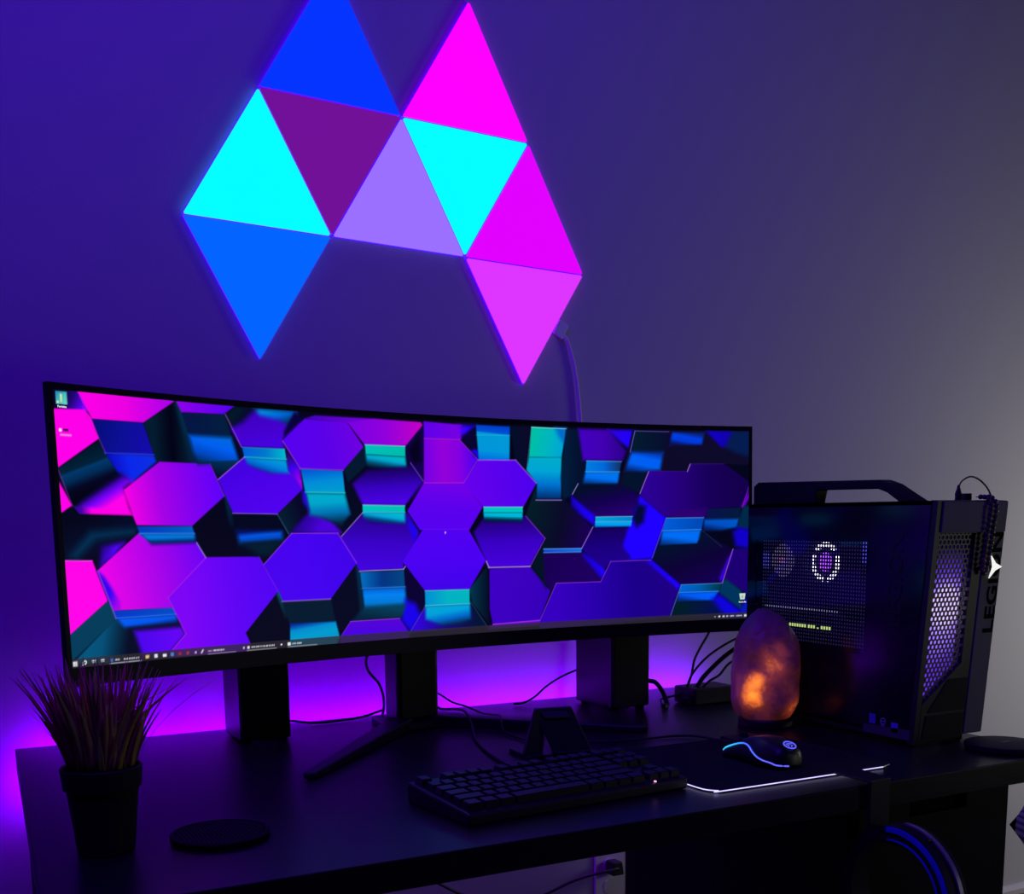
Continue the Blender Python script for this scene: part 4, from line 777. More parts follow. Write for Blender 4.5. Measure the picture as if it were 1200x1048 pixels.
# ------------------------------------------------------------------ mouse
MX, MY = 0.606, -0.727
r = thing('computer_mouse', 'black gaming mouse with a glowing blue curve on the mouse pad', 'mouse', (MX, MY, DZ + 0.0036))
ML = 0.129
def mhalf(t):   # half width along the body, t 0 rear .. 1 front
    return 0.0305 * (0.60 + 0.40 * math.sin(PI * min(1, (t + 0.06) / 0.75)) if t < 0.40 else 0.96 - 0.10 * math.sin(PI * (t - .40) / .45) if t < .85 else 0.96 - 0.5 * ((t - .85) / .15) ** 2)
def mtop(t):
    return 0.011 + 0.027 * math.sin(PI * min(1.0, (t + 0.14) / 1.12) ** 0.85) ** 0.9
V = []; F = []; NT, NA = 26, 18
for i in range(NT + 1):
    t = i / NT; y = MY - ML / 2 + ML * t; w = mhalf(t) * (1.0 if 0.03 < t < 0.985 else 0.72); hgt = mtop(t) * (1.0 if 0.01 < t else 0.7)
    for k in range(NA + 1):
        a = PI * k / NA
        V.append((MX - w * math.copysign(abs(math.cos(a)) ** 0.62, math.cos(a)), y, DZ + 0.005 + hgt * math.sin(a) ** 0.72))
for i in range(NT):
    for k in range(NA):
        p = i * (NA + 1) + k; F.append((p, p + 1, p + NA + 2, p + NA + 1))
    F.append((i * (NA + 1), (i + 1) * (NA + 1), (i + 1) * (NA + 1) + NA, i * (NA + 1) + NA))
F += [tuple(range(NA + 1))[::-1], tuple(range(NT * (NA + 1), (NT + 1) * (NA + 1)))]
mm = MB().add(V, F).build('body', mat('mouse_shell', (0.010, 0.010, 0.013, 1), 0.38), r, smooth='all')
MB().lathe([(0.0075, -0.003), (0.009, -0.002), (0.009, 0.002), (0.0075, 0.003)], (MX, MY + ML * 0.30, DZ + 0.0305), 20, axis='x').build('scroll_wheel', m_rub, r, smooth=True)
# left side light line: cyan at the front running to blue then violet at the tail
m_ml = bpy.data.materials.new('mouse_light'); m_ml.use_nodes = True
nt = m_ml.node_tree; bs = nt.nodes['Principled BSDF']; tc = nt.nodes.new('ShaderNodeTexCoord'); sp = nt.nodes.new('ShaderNodeSeparateXYZ'); rp = nt.nodes.new('ShaderNodeValToRGB'); mr = nt.nodes.new('ShaderNodeMapRange')
mr.inputs['From Min'].default_value = -0.075; mr.inputs['From Max'].default_value = 0.075
nt.links.new(tc.outputs['Object'], sp.inputs[0]); nt.links.new(sp.outputs['Y'], mr.inputs['Value']); nt.links.new(mr.outputs['Result'], rp.inputs['Fac'])
rp.color_ramp.elements[0].color = (0.12, 0.10, 0.9, 1); rp.color_ramp.elements[1].color = (0.02, 0.62, 0.66, 1)
el = rp.color_ramp.elements.new(0.55); el.color = (0.03, 0.14, 0.95, 1); el = rp.color_ramp.elements.new(0.8); el.color = (0.02, 0.5, 0.8, 1)
nt.links.new(rp.outputs['Color'], bs.inputs['Emission Color']); bs.inputs['Emission Strength'].default_value = 1.3
def mpt(t, frac, out=0.0012):   # point on the left flank
    w = mhalf(t); a = PI * frac
    return (MX - (w + out) * abs(math.cos(a)) ** 0.62, MY - ML / 2 + ML * t, DZ + 0.005 + mtop(t) * math.sin(a) ** 0.72)
pts = [mpt(t, f) for t, f in ((0.03, .04), (0.10, .05), (0.20, .055), (0.29, .075), (0.38, .12), (0.47, .18), (0.56, .225), (0.66, .245), (0.76, .24), (0.86, .21), (0.95, .15))]
pts = [(MX - 0.006, MY - ML / 2 - 0.001, DZ + 0.009)] + pts
MB().tube(spline(pts, 4), 0.0011, 6).build('light_strip', m_ml, r, smooth=True, label='glowing cyan to blue curve along the mouse side')
m_lg = mat('mouse_emblem_light', (0, 0, 0, 1), 0.5, emit=(0.10, 0.10, 0.85, 1), strength=1.3)
lc = Vector((MX + 0.004, MY - ML / 2 + ML * 0.075, DZ + 0.005 + mtop(0.075) + 0.0004))
em = MB().ring((0, 0, 0), 0.0078, 0.0094, 0.0010, axis='z', n=28)
for k in range(3):
    a = k * 2 * PI / 3 + 0.4
    em.prism([(0.0062 * math.cos(a), 0.0062 * math.sin(a), -0.0004), (0.0035 * math.cos(a + .9), 0.0035 * math.sin(a + .9), -0.0004), (0.0052 * math.cos(a + 1.5), 0.0052 * math.sin(a + 1.5), -0.0004), (0.0018 * math.cos(a + .6), 0.0018 * math.sin(a + .6), -0.0004)], (0, 0, 0.0008))
Mx = Matrix.Translation(lc) @ Matrix.Rotation(math.atan((mtop(0.105) - mtop(0.045)) / (0.06 * ML)), 4, 'X')
em.v = [tuple(Mx @ Vector(p)) for p in em.v]
em.build('emblem', m_lg, r, label='round glowing blue emblem on the mouse')
for sx in (-1, 1):
    MB().box(MX + (0.0014 if sx > 0 else -0.026), MX + (0.026 if sx > 0 else -0.0014), MY + ML * 0.17, MY + ML * 0.47, DZ + 0.0295, DZ + 0.0325).build('button', m_blkm, r, bevel=0.0012)
for yy in (-0.05, 0.05): MB().box(MX - 0.018, MX + 0.018, MY + yy - 0.005, MY + yy + 0.005, DZ + 0.0037, DZ + 0.0055).build('glide_foot', m_rub, r)

# ------------------------------------------------------------------ salt lamp
lp = Vector((0.811, -0.490, DZ))
r = thing('salt_lamp', 'glowing orange rock salt lamp on the desk in front of the computer tower', 'lamp', tuple(lp))
MB().lathe([(0.042, 0.0), (0.045, 0.002), (0.045, 0.012), (0.042, 0.015), (0.001, 0.015)], tuple(lp), 36).build('lamp_base', mat('dark_wood_base', (0.02, 0.012, 0.008, 1), 0.5), r, smooth=True)
m_salt = bpy.data.materials.new('rock_salt'); m_salt.use_nodes = True
nt = m_salt.node_tree; bs = nt.nodes['Principled BSDF']
bs.inputs['Base Color'].default_value = (0.26, 0.13, 0.15, 1); bs.inputs['Roughness'].default_value = 0.42
tc = nt.nodes.new('ShaderNodeTexCoord')
n1 = nt.nodes.new('ShaderNodeTexNoise'); n1.inputs['Scale'].default_value = 22; n1.inputs['Detail'].default_value = 5; n1.inputs['Roughness'].default_value = 0.62
n2 = nt.nodes.new('ShaderNodeTexNoise'); n2.inputs['Scale'].default_value = 120; n2.inputs['Detail'].default_value = 4
nt.links.new(tc.outputs['Object'], n1.inputs['Vector']); nt.links.new(tc.outputs['Object'], n2.inputs['Vector'])
bp = nt.nodes.new('ShaderNodeBump'); bp.inputs['Strength'].default_value = 0.5; bp.inputs['Distance'].default_value = 0.004
ad = nt.nodes.new('ShaderNodeMath'); ad.operation = 'ADD'; nt.links.new(n1.outputs['Fac'], ad.inputs[0]); nt.links.new(n2.outputs['Fac'], ad.inputs[1])
nt.links.new(ad.outputs[0], bp.inputs['Height']); nt.links.new(bp.outputs['Normal'], bs.inputs['Normal'])
def glow(px, py, pz, rad, amp):
    cb = nt.nodes.new('ShaderNodeCombineXYZ'); cb.inputs[0].default_value, cb.inputs[1].default_value, cb.inputs[2].default_value = px, py, pz
    d = nt.nodes.new('ShaderNodeVectorMath'); d.operation = 'DISTANCE'; nt.links.new(tc.outputs['Object'], d.inputs[0]); nt.links.new(cb.outputs[0], d.inputs[1])
    m_ = nt.nodes.new('ShaderNodeMapRange'); m_.interpolation_type = 'SMOOTHERSTEP'
    m_.inputs['From Min'].default_value = 0; m_.inputs['From Max'].default_value = rad; m_.inputs['To Min'].default_value = amp; m_.inputs['To Max'].default_value = 0
    nt.links.new(d.outputs['Value'], m_.inputs['Value']); return m_.outputs['Result']
def msum(*xs):
    acc = xs[0]
    for x in xs[1:]:
        a = nt.nodes.new('ShaderNodeMath'); a.operation = 'ADD'; nt.links.new(acc, a.inputs[0]); nt.links.new(x, a.inputs[1]); acc = a.outputs[0]
    return acc
gl = msum(glow(-0.049, -0.028, 0.050, 0.027, 0.45), glow(-0.050, -0.029, 0.066, 0.027, 0.55), glow(-0.049, -0.029, 0.084, 0.025, 0.48), glow(-0.052, -0.024, 0.065, 0.060, 0.24), glow(-0.020, -0.050, 0.122, 0.042, 0.26), glow(-0.030, -0.046, 0.105, 0.035, 0.14), glow(0.016, -0.052, 0.034, 0.032, 0.20), glow(-0.03, -0.03, 0.06, 0.16, 0.14))
cs = nt.nodes.new('ShaderNodeMapRange'); cs.inputs['From Min'].default_value = 0.34; cs.inputs['From Max'].default_value = 0.66; cs.inputs['To Min'].default_value = 0.35; cs.inputs['To Max'].default_value = 1.25
nt.links.new(n1.outputs['Fac'], cs.inputs['Value'])
mu = nt.nodes.new('ShaderNodeMath'); mu.operation = 'MULTIPLY'; nt.links.new(gl, mu.inputs[0]); nt.links.new(cs.outputs['Result'], mu.inputs[1])
rp = nt.nodes.new('ShaderNodeValToRGB'); cr = rp.color_ramp
cr.elements[0].position = 0.0; cr.elements[0].color = (0, 0, 0, 1); cr.elements[1].position = 1.0; cr.elements[1].color = (1.0, 0.30, 0.01, 1)
for pos, c in ((0.10, (0.035, 0.005, 0.004, 1)), (0.30, (0.15, 0.020, 0.007, 1)), (0.6, (0.75, 0.14, 0.004, 1))):
    el = cr.elements.new(pos); el.color = c
nt.links.new(mu.outputs[0], rp.inputs['Fac']); nt.links.new(rp.outputs['Color'], bs.inputs['Emission Color']); bs.inputs['Emission Strength'].default_value = 1.15
prof = [(0.034, 0.013, 0), (0.044, 0.016, 0), (0.051, 0.028, 0), (0.0570, 0.040, 0), (0.0575, 0.075, 0), (0.0560, 0.110, .001), (0.0540, 0.135, .001), (0.0500, 0.150, 0), (0.038, 0.170, -.002), (0.026, 0.186, -.003), (0.012, 0.194, -.004), (0.001, 0.195, -.004)]
V = []; F = []; rnd = random.Random(5)
ANG = [0.0, 0.75, 1.35, 2.05, 2.6, 3.3, 3.75, 4.45, 5.0, 5.65]; n = len(ANG)
jit = [rnd.uniform(-0.06, 0.05) for _ in range(n)]
for i, (rr, z, ox) in enumerate(prof):
    for k in range(n):
        a = ANG[k] + 0.02 * i
        w = rr * (1.02 + jit[k] + rnd.uniform(-0.035, 0.03))
        if 6 <= i <= 9: w *= 1 + 0.10 * math.sin(a * 2 + 1.0)
        V.append((lp.x + ox + w * math.cos(a), lp.y + w * math.sin(a), lp.z + z + rnd.uniform(-0.003, 0.003) * (0 if i in (0, len(prof) - 1) else 1)))
for i in range(len(prof) - 1):
    for k in range(n): F.append((i * n + k, i * n + (k + 1) % n, (i + 1) * n + (k + 1) % n, (i + 1) * n + k))
F += [tuple(range(n))[::-1], tuple(range((len(prof) - 1) * n, len(prof) * n))]
rk = MB().add(V, F).build('salt_rock', m_salt, r, smooth='all', label='rough translucent pink-orange salt crystal, glowing brightest low on its left')
sd = rk.modifiers.new('facet', 'SUBSURF'); sd.subdivision_type = 'SIMPLE'; sd.levels = 1; sd.render_levels = 1
sd = rk.modifiers.new('sub', 'SUBSURF'); sd.levels = 2; sd.render_levels = 2
tx = bpy.data.textures.new('rock_noise', 'CLOUDS'); tx.noise_scale = 0.018
dm = rk.modifiers.new('rough', 'DISPLACE'); dm.texture = tx; dm.strength = 0.004; dm.texture_coords = 'LOCAL'

# ------------------------------------------------------------------ computer tower
X0, X1 = 0.872, 1.018; YB = -0.362; YF0, YF1 = -0.758, -0.787; Z0, Z1 = DZ + 0.008, 1.118
pc_ = thing('computer_tower', 'black gaming computer tower with carry handle at the right end of the desk', 'computer', (0.945, -0.56, DZ))
def yf(z): return YF0 + (YF1 - YF0) * (z - DZ) / (Z1 - DZ)
m_case = mat('case_black', (0.014, 0.014, 0.016, 1), 0.45)
m_grey = mat('case_grey', (0.155, 0.165, 0.15, 1), 0.55, spec=0.3)
b = MB()
b.prism([(X1 - 0.004, YB, Z0), (X1 - 0.004, yf(Z0) + 0.02, Z0), (X1 - 0.004, yf(Z1) + 0.02, Z1 - 0.004), (X1 - 0.004, YB, Z1 - 0.004)], (0.004, 0, 0))
b.prism([(X0, YB, Z1 - 0.006), (X0, yf(Z1) + 0.012, Z1 - 0.006), (X0, yf(Z1) + 0.012, Z1), (X0, YB, Z1)], (X1 - X0, 0, 0))
b.box(X0 + 0.001, X1, yf(Z0) + 0.02, YB, Z0, Z0 + 0.006)
b.box(X0 + 0.001, X1, YB - 0.004, YB, Z0, Z1 - 0.006)
b.box(X0 + 0.012, X1 - 0.004, yf(Z0) + 0.03, YB - 0.004, Z0 + 0.105, Z0 + 0.108)
b.box(X0 + 0.060, X0 + 0.063, -0.70, YB - 0.004, Z0 + 0.108, Z1 - 0.006)
b.build('chassis', m_case, pc_)
# glossy side panel with a rectangular opening for the perforated window
WY0, WY1, WZ0, WZ1 = -0.651, -0.384, 0.882, 1.058
m_side = mat('smoked_side_panel', (0.008, 0.008, 0.012, 1), 0.16, spec=0.4)
b = MB(); xa, xb = X0, X0 + 0.004
yfb, yft = yf(Z0) + 0.010, yf(Z1) + 0.010
def side_quad(p): b.prism([(xa, y, z) for y, z in p], (xb - xa, 0, 0))
side_quad([(YB, Z0 + 0.012), (yf(Z0) + 0.010, Z0 + 0.012), (yf(WZ0) + 0.010, WZ0), (YB, WZ0)])
side_quad([(YB, WZ1), (yf(WZ1) + 0.010, WZ1), (yf(Z1) + 0.010, Z1), (YB, Z1)])
side_quad([(YB, WZ0), (WY1, WZ0), (WY1, WZ1), (YB, WZ1)])
side_quad([(WY0, WZ0), (yf(WZ0) + 0.010, WZ0), (yf(WZ1) + 0.010, WZ1), (WY0, WZ1)])
sp_ = b.build('side_panel', m_side, pc_)
b = MB().prism([(X0 - 0.0006, -0.655, Z0 + 0.002), (X0 - 0.0006, yf(Z0) + 0.008, Z0 + 0.002), (X0 - 0.0006, yf(Z0) + 0.006, Z0 + 0.018), (X0 - 0.0006, -0.655, Z0 + 0.015)], (0.005, 0, 0))
b.build('side_trim', mat('trim_grey', (0.09, 0.09, 0.10, 1), 0.4), pc_, label='dull grey strip along the foot of the side panel')
# perforated sheet: a lattice of bars behind the glass
b = MB(); nh, nv = 30, 45; xm = X0 + 0.0052
dz, dy = (WZ1 - WZ0) / nh, (WY1 - WY0) / nv; bw = 0.00145
for k in range(nh + 1): b.box(xm, xm + 0.0012, WY0, WY1, WZ0 + k * dz - bw, WZ0 + k * dz + bw)
for k in range(nv + 1): b.box(xm + 0.0001, xm + 0.0011, WY0 + k * dy - bw, WY0 + k * dy + bw, WZ0, WZ1)
b.build('perforated_window', m_blkm, pc_, label='black perforated window sheet with small square holes')
m_glass = bpy.data.materials.new('smoked_glass'); m_glass.use_nodes = True
nt = m_glass.node_tree; nt.nodes.clear(); out = nt.nodes.new('ShaderNodeOutputMaterial'); mx = nt.nodes.new('ShaderNodeMixShader'); tr = nt.nodes.new('ShaderNodeBsdfTransparent'); gs = nt.nodes.new('ShaderNodeBsdfGlossy'); fr = nt.nodes.new('ShaderNodeValue')
tr.inputs['Color'].default_value = (0.85, 0.85, 0.9, 1); gs.inputs['Roughness'].default_value = 0.05; fr.outputs[0].default_value = 0.035
nt.links.new(fr.outputs[0], mx.inputs[0]); nt.links.new(tr.outputs[0], mx.inputs[1]); nt.links.new(gs.outputs[0], mx.inputs[2]); nt.links.new(mx.outputs[0], out.inputs[0])
MB().box(X0 + 0.0006, X0 + 0.0016, WY0, WY1, WZ0, WZ1).build('window_glass', m_glass, pc_)
# inside: motherboard plate, cooler with ring light, fans, lit strips
XI = X0 + 0.014
MB().box(X0 + 0.050, X0 + 0.053, -0.66, -0.375, 0.872, 1.07).build('motherboard', mat('board', (0.012, 0.012, 0.018, 1), 0.5), pc_)
cool = MB().lathe([(0.034, 0), (0.034, 0.028), (0.030, 0.030), (0.001, 0.030)], (XI + 0.004, -0.5425, 1.0225), 32, axis='x').build('cooler', m_blkm, pc_, smooth=True)
def arcring(c, r0, r1, a0, a1, x, th, n=24):
    V = []; F = []
    for k in range(n + 1):
        a = a0 + (a1 - a0) * k / n
        for rr in (r0, r1):
            for xx in (x, x + th): V.append((xx, c[0] + rr * math.cos(a), c[1] + rr * math.sin(a)))
    for k in range(n):
        q = k * 4
        F += [(q, q + 2, q + 6, q + 4), (q + 1, q + 5, q + 7, q + 3), (q, q + 4, q + 5, q + 1), (q + 2, q + 3, q + 7, q + 6)]
    F += [(0, 1, 3, 2), (n * 4, n * 4 + 2, n * 4 + 3, n * 4 + 1)]
    return MB().add(V, F)
m_ring = mat('white_ring_light', (0, 0, 0, 1), 0.5, emit=(1.0, 0.92, 1.0, 1), strength=4.0)
b = MB()
for a0, a1 in ((0.72, 2.42), (2.75, 4.55), (4.87, 6.67)):
    t = arcring((-0.5425, 1.0225), 0.0245, 0.0325, a0, a1, XI, 0.003); b.add(t.v, t.f)
b.build('ring_light', m_ring, cool, label='white glowing ring in three arcs')
MB().lathe([(0.0155, 0), (0.0155, 0.003), (0.001, 0.003)], (XI, -0.5425, 1.0225), 28, axis='x').build('hub_light', mat('violet_hub_light', (0, 0, 0, 1), 0.5, emit=(0.45, 0.08, 1.0, 1), strength=3.0), cool, label='round violet light inside the white ring')
fan = arcring((-0.4385, 1.022), 0.0, 0.028, 0, 2 * PI, XI, 0.002)
fan.build('rear_fan', mat('rear_fan_glow', (0.02, 0.02, 0.02, 1), 0.5, emit=(0.20, 0.15, 0.34, 1), strength=1.3), pc_)
MB().lathe([(0.005, 0), (0.005, 0.003), (0.001, 0.003)], (XI - 0.003, -0.4385, 1.022), 16, axis='x').build('fan_hub', mat('pink_hub_glow', (0, 0, 0, 1), 0.5, emit=(0.9, 0.25, 0.8, 1), strength=1.2), pc_)
m_bl2 = mat('blue_strip_light', (0, 0, 0, 1), 0.5, emit=(0.10, 0.09, 0.75, 1), strength=1.4)
MB().box(XI, XI + .003, -0.405, -0.385, 1.008, 1.036).build('blue_light', m_bl2, pc_)
MB().box(XI, XI + .003, -0.645, -0.623, 1.022, 1.056).build('blue_light', m_bl2, pc_)
MB().box(XI + .001, XI + .002, -0.650, -0.385, 0.885, 1.056).build('case_glow_sheet', mat('case_glow', (0.01, 0.01, 0.02, 1), 0.5, emit=(0.026, 0.022, 0.11, 1), strength=1.0), pc_)  # sheet that glows in place of stray light inside the case
m_card = mat('pale_strip_light', (0, 0, 0, 1), 0.5, emit=(0.30, 0.30, 0.55, 1), strength=1.0)
MB().prism([(XI, -0.395, 0.9405), (XI, -0.574, 0.9405), (XI, -0.574, 0.9445), (XI, -0.395, 0.9445)], (0.003, 0, 0)).build('card_edge_light', m_card, pc_)
m_tx = mat('yellow_green_text_light', (0, 0, 0, 1), 0.5, emit=(0.62, 0.80, 0.22, 1), strength=1.2)
gpu = MB().box(XI + 0.002, XI + 0.03, -0.60, -0.385, 0.892, 0.938).build('graphics_card', m_blkm, pc_)
tl = MB(); y = -0.470
for wd in (7, 3, 1, 4):
    for k in range(wd):
        tl.box(X0 + 0.0045, X0 + 0.0052, y - 0.0034, y, 0.9130, 0.9180 if wd > 1 else 0.9150); y -= 0.0062
    y -= 0.003
tl.build('lit_lettering', m_tx, gpu, label='row of small yellow-green glowing characters')
# side lettering and stickers
m_txt = mat('side_lettering', (0.002, 0.002, 0.003, 1), 0.45)
MT = Matrix.Translation((X0 - 0.0008, -0.690, 0.935)) @ Matrix(((0, 0, -1, 0), (0, -1, 0, 0), (-1, 0, 0, 0), (0, 0, 0, 1)))
MT = Matrix.Translation((X0 - 0.0007, -0.7235, 0.928)) @ Matrix.Rotation(-PI / 2, 4, 'Z') @ Matrix.Rotation(PI / 2, 4, 'X') @ Matrix.Rotation(PI / 2, 4, 'Z') @ Matrix.Translation((0, -0.0, 0))
text_mesh('side_lettering', 'LEGION', 0.040, m_txt, pc_, MT, 0.0002, 0.0006, 1.0)
for nm, y0, y1, z0, z1, c in (('sticker', -0.681, -0.668, 0.776, 0.791, (0.13, 0.11, 0.60, 1)), ('sticker', -0.728, -0.714, 0.768, 0.783, (0.22, 0.20, 0.90, 1))):
    MB().box(X0 - 0.0006, X0 - 0.0001, y0, y1, z0, z1).build(nm, mat('sticker_blue', c, 0.35), pc_)
b = MB(); sy, sz_ = -0.697, 0.780
b.ring((X0 - 0.0004, sy, sz_ + 0.002), 0.0042, 0.0056, 0.0005, axis='x', n=18)
b.box(X0 - 0.0006, X0 - 0.0001, sy - 0.0032, sy - 0.0020, sz_ - 0.0075, sz_ - 0.003).box(X0 - 0.0006, X0 - 0.0001, sy - 0.0006, sy + 0.0006, sz_ - 0.0075, sz_ - 0.003).box(X0 - 0.0006, X0 - 0.0001, sy + 0.0020, sy + 0.0032, sz_ - 0.0075, sz_ - 0.003)
b.box(X0 - 0.0006, X0 - 0.0001, sy - 0.0042, sy + 0.0042, sz_ + 0.0014, sz_ + 0.0026)
b.build('sticker_emblem', mat('pale_print', (0.45, 0.43, 0.65, 1), 0.5), pc_)
# front: frame in the leaning front plane, u right, w up, d out of the face
UPV = Vector((0, YF1 - YF0, Z1 - DZ)); FL = UPV.length; UPV.normalize(); OUTV = Vector((0, -UPV.z, UPV.y))
def fp(u, w, d=0.0): return Vector((X0 + u, YF0, DZ)) + UPV * w + OUTV * d
FW = X1 - X0
def fprism(mb, pts, d0, d1, mi=0):
    P = [fp(u, w, d0) for u, w in pts]; q = OUTV * (d1 - d0); mb.prism(P, q, mi); return mb
def fbox(mb, u0, u1, w0, w1, d0, d1): return fprism(mb, [(u0, w0), (u1, w0), (u1, w1), (u0, w1)], d0, d1)
g0, g1 = 0.010, 0.086                     # grille opening in u
gt = 0.322; gr = 0.126; gb = 0.020        # top, where the right side starts its diagonal, bottom
b = MB()
fbox(b, 0.0, g0, 0.004, FL, -0.012, 0.0)
fbox(b, g0, FW, gt, FL, -0.012, 0.0)
fbox(b, g1, 0.106, 0.004, gt, -0.012, 0.0)
fprism(b, [(g0, 0.004), (g1, 0.004), (g1, gr), (g0, gb + 0.045)], -0.012, 0.0005)
b.build('front_bezel', m_case, pc_)
b = MB(); fbox(b, g0, FW, gt + 0.001, FL - 0.001, 0.0, 0.003); b.build('top_cover', m_grey, pc_, bevel=0.001)
b = MB(); fbox(b, 0.106, FW, 0.012, gt - 0.001, -0.010, 0.002)
strip = b.build('logo_strip', m_grey, pc_, bevel=0.001)
b = MB(); fprism(b, [(g0 + 0.012, 0.052), (g1 + 0.016, 0.052), (g1 + 0.016, 0.102), (g0 + 0.05, 0.102)], 0.0005, 0.0022); fprism(b, [(g0 + 0.006, 0.012), (g1 + 0.016, 0.012), (g1 + 0.016, 0.048), (g0 + 0.01, 0.048)], 0.0005, 0.0022)
b.build('lower_intake', m_blkm, pc_, bevel=0.0008)
m_grl = mat('grille_metal', (0.10, 0.10, 0.105, 1), 0.45, metal=0.3)
b = MB(); px_, R_o, R_i = 0.0082, 0.00475, 0.0034
rowh = px_ * math.sqrt(3) / 2; kk = 0
w = gb + 0.047
while w < gt + 0.004:
    u = g0 + (px_ / 2 if kk % 2 else 0)
    lim_w = w
    while u < g1 + 0.004:
        # inside the sloped opening?
        wmin = gb + 0.045 + (gr - gb - 0.045) * (u - g0) / (g1 - g0)
        if w > wmin - 0.003:
            V = []; F = []
            for j in range(6):
                a = PI / 6 + j * PI / 3
                for rad in (R_o, R_i): 
                    V.append(fp(u + rad * math.cos(a), w + rad * math.sin(a), -0.0045)); V.append(fp(u + rad * math.cos(a), w + rad * math.sin(a), -0.0065))
            for j in range(6):
                q, z = j * 4, ((j + 1) % 6) * 4
                F += [(q, z, z + 2, q + 2), (q + 2, z + 2, z + 3, q + 3), (q + 1, q + 3, z + 3, z + 1)]
            b.add(V, F)
        u += px_
    w += rowh; kk += 1
b.build('front_grille', m_grl, pc_, label='honeycomb front grille lit violet from inside')
m_ff = bpy.data.materials.new('front_fan_light'); m_ff.use_nodes = True
nt = m_ff.node_tree; bs = nt.nodes['Principled BSDF']; bs.inputs['Base Color'].default_value = (0.02, 0.02, 0.03, 1)
tc = nt.nodes.new('ShaderNodeTexCoord')
def fglow(pt, rad, amp):
    p = Vector(pt) - Vector((0.945, -0.56, DZ))
    cb = nt.nodes.new('ShaderNodeCombineXYZ'); [setattr(cb.inputs[i], 'default_value', p[i]) for i in range(3)]
    d = nt.nodes.new('ShaderNodeVectorMath'); d.operation = 'DISTANCE'; nt.links.new(tc.outputs['Object'], d.inputs[0]); nt.links.new(cb.outputs[0], d.inputs[1])
    m_ = nt.nodes.new('ShaderNodeMapRange'); m_.interpolation_type = 'SMOOTHSTEP'; m_.inputs['From Max'].default_value = rad; m_.inputs['To Min'].default_value = amp; m_.inputs['To Max'].default_value = 0
    nt.links.new(d.outputs['Value'], m_.inputs['Value']); return m_.outputs['Result']
acc = msum(fglow(fp(0.062, 0.205, -0.014), 0.10, 0.9), fglow(fp(0.06, 0.215, -0.014), 0.045, 0.7), fglow(fp(0.02, 0.10, -0.014), 0.13, 0.38))
rp = nt.nodes.new('ShaderNodeValToRGB'); cr = rp.color_ramp; cr.elements[0].color = (0.002, 0.001, 0.010, 1); cr.elements[1].color = (0.72, 0.55, 1.0, 1)
el = cr.elements.new(0.35); el.color = (0.11, 0.03, 0.60, 1); el = cr.elements.new(0.7); el.color = (0.36, 0.20, 1.0, 1)
nt.links.new(acc, rp.inputs['Fac']); nt.links.new(rp.outputs['Color'], bs.inputs['Emission Color']); bs.inputs['Emission Strength'].default_value = 1.1
b = MB(); fbox(b, g0 - 0.003, g1 + 0.003, gb + 0.03, gt + 0.002, -0.030, -0.020); b.build('front_fan_light', m_ff, pc_, label='violet glow of the fan light behind the front grille')
# lettering up the grey strip, white arrow emblem over the O
m_ltr = mat('front_lettering', (0.003, 0.003, 0.003, 1), 0.8, spec=0.1)
FR = Matrix(((1, 0, 0), (UPV.x, UPV.y, UPV.z), (OUTV.x, OUTV.y, OUTV.z))).transposed().to_4x4()   # u,w,d -> world
MT = Matrix.Translation(fp(0.1435, 0.168, 0.0021)) @ FR @ Matrix.Rotation(PI / 2, 4, 'Z') @ Matrix.Diagonal((1.4, 1, 1, 1))
text_mesh('front_lettering', 'LEGION', 0.0305, m_ltr, strip, MT, 0.0003, 0.0009, 1.03)
m_arrow = mat('white_emblem_light', (0.3, 0.3, 0.3, 1), 0.4, emit=(0.80, 0.80, 0.78, 1), strength=1.1)
b = MB(); cu, cw = 0.1335, 0.2705
fprism(b, [(cu - 0.012, cw + 0.017), (cu - 0.0005, cw + 0.0055), (cu + 0.0135, cw), (cu - 0.0005, cw - 0.0055), (cu - 0.012, cw - 0.017), (cu - 0.0072, cw)], 0.0022, 0.0038)
b.build('arrow_emblem', m_arrow, strip, label='white glowing three-pointed arrow emblem')
# handle
hx0, hx1 = 0.918, 0.944
b = MB()
pts = [(-0.318, 1.113), (-0.318, 1.150), (-0.330, 1.157), (-0.625, 1.153), (-0.650, 1.146), (-0.705, 1.118), (-0.668, 1.117), (-0.640, 1.133), (-0.620, 1.139), (-0.482, 1.140), (-0.476, 1.117), (-0.385, 1.117), (-0.385, 1.113)]
b.prism([(hx0, y, z) for y, z in pts], (hx1 - hx0, 0, 0)); b.build('handle', m_blkm, pc_, bevel=0.003)
for y in (-0.72, -0.40):
    for x in (X0 + 0.012, X1 - 0.030): MB().box(x, x + 0.018, y - 0.012, y + 0.012, DZ, Z0 + 0.001).build('foot', m_rub, pc_)

# things on top of the tower
r = thing('usb_cable', 'thin black USB cable looping above the top of the computer tower', 'cable', (0.944, -0.758, 1.119))
MB().tube(spline([(0.944, -0.760, 1.139), (0.950, -0.760, 1.147), (0.966, -0.760, 1.1535), (0.985, -0.758, 1.151), (1.004, -0.756, 1.142), (1.017, -0.755, 1.130), (1.0245, -0.755, 1.112), (1.0255, -0.755, 1.06)]), 0.0013, 6).build('cord', m_cable, r, smooth=True)
MB().lathe([(0.0048, 0), (0.0050, 0.010), (0.0030, 0.0165), (0.0016, 0.023)], (0.943, -0.760, 1.1185), 12).build('plug', m_blk, r, smooth=True)
o = MB().box(0.9535, 0.966, -0.766, -0.756, 1.1183, 1.129).build('usb_receiver', m_blk, None, bevel=0.001); tag(o, 'stubby black USB plug standing on top of the computer tower front', 'usb plug')
r = thing('bead_strand', 'strand of dark beads hanging down the front of the computer tower', 'bead strand', (0.978, -0.793, 1.118))
m_bead = mat('dark_bead', (0.09, 0.06, 0.055, 1), 0.22)
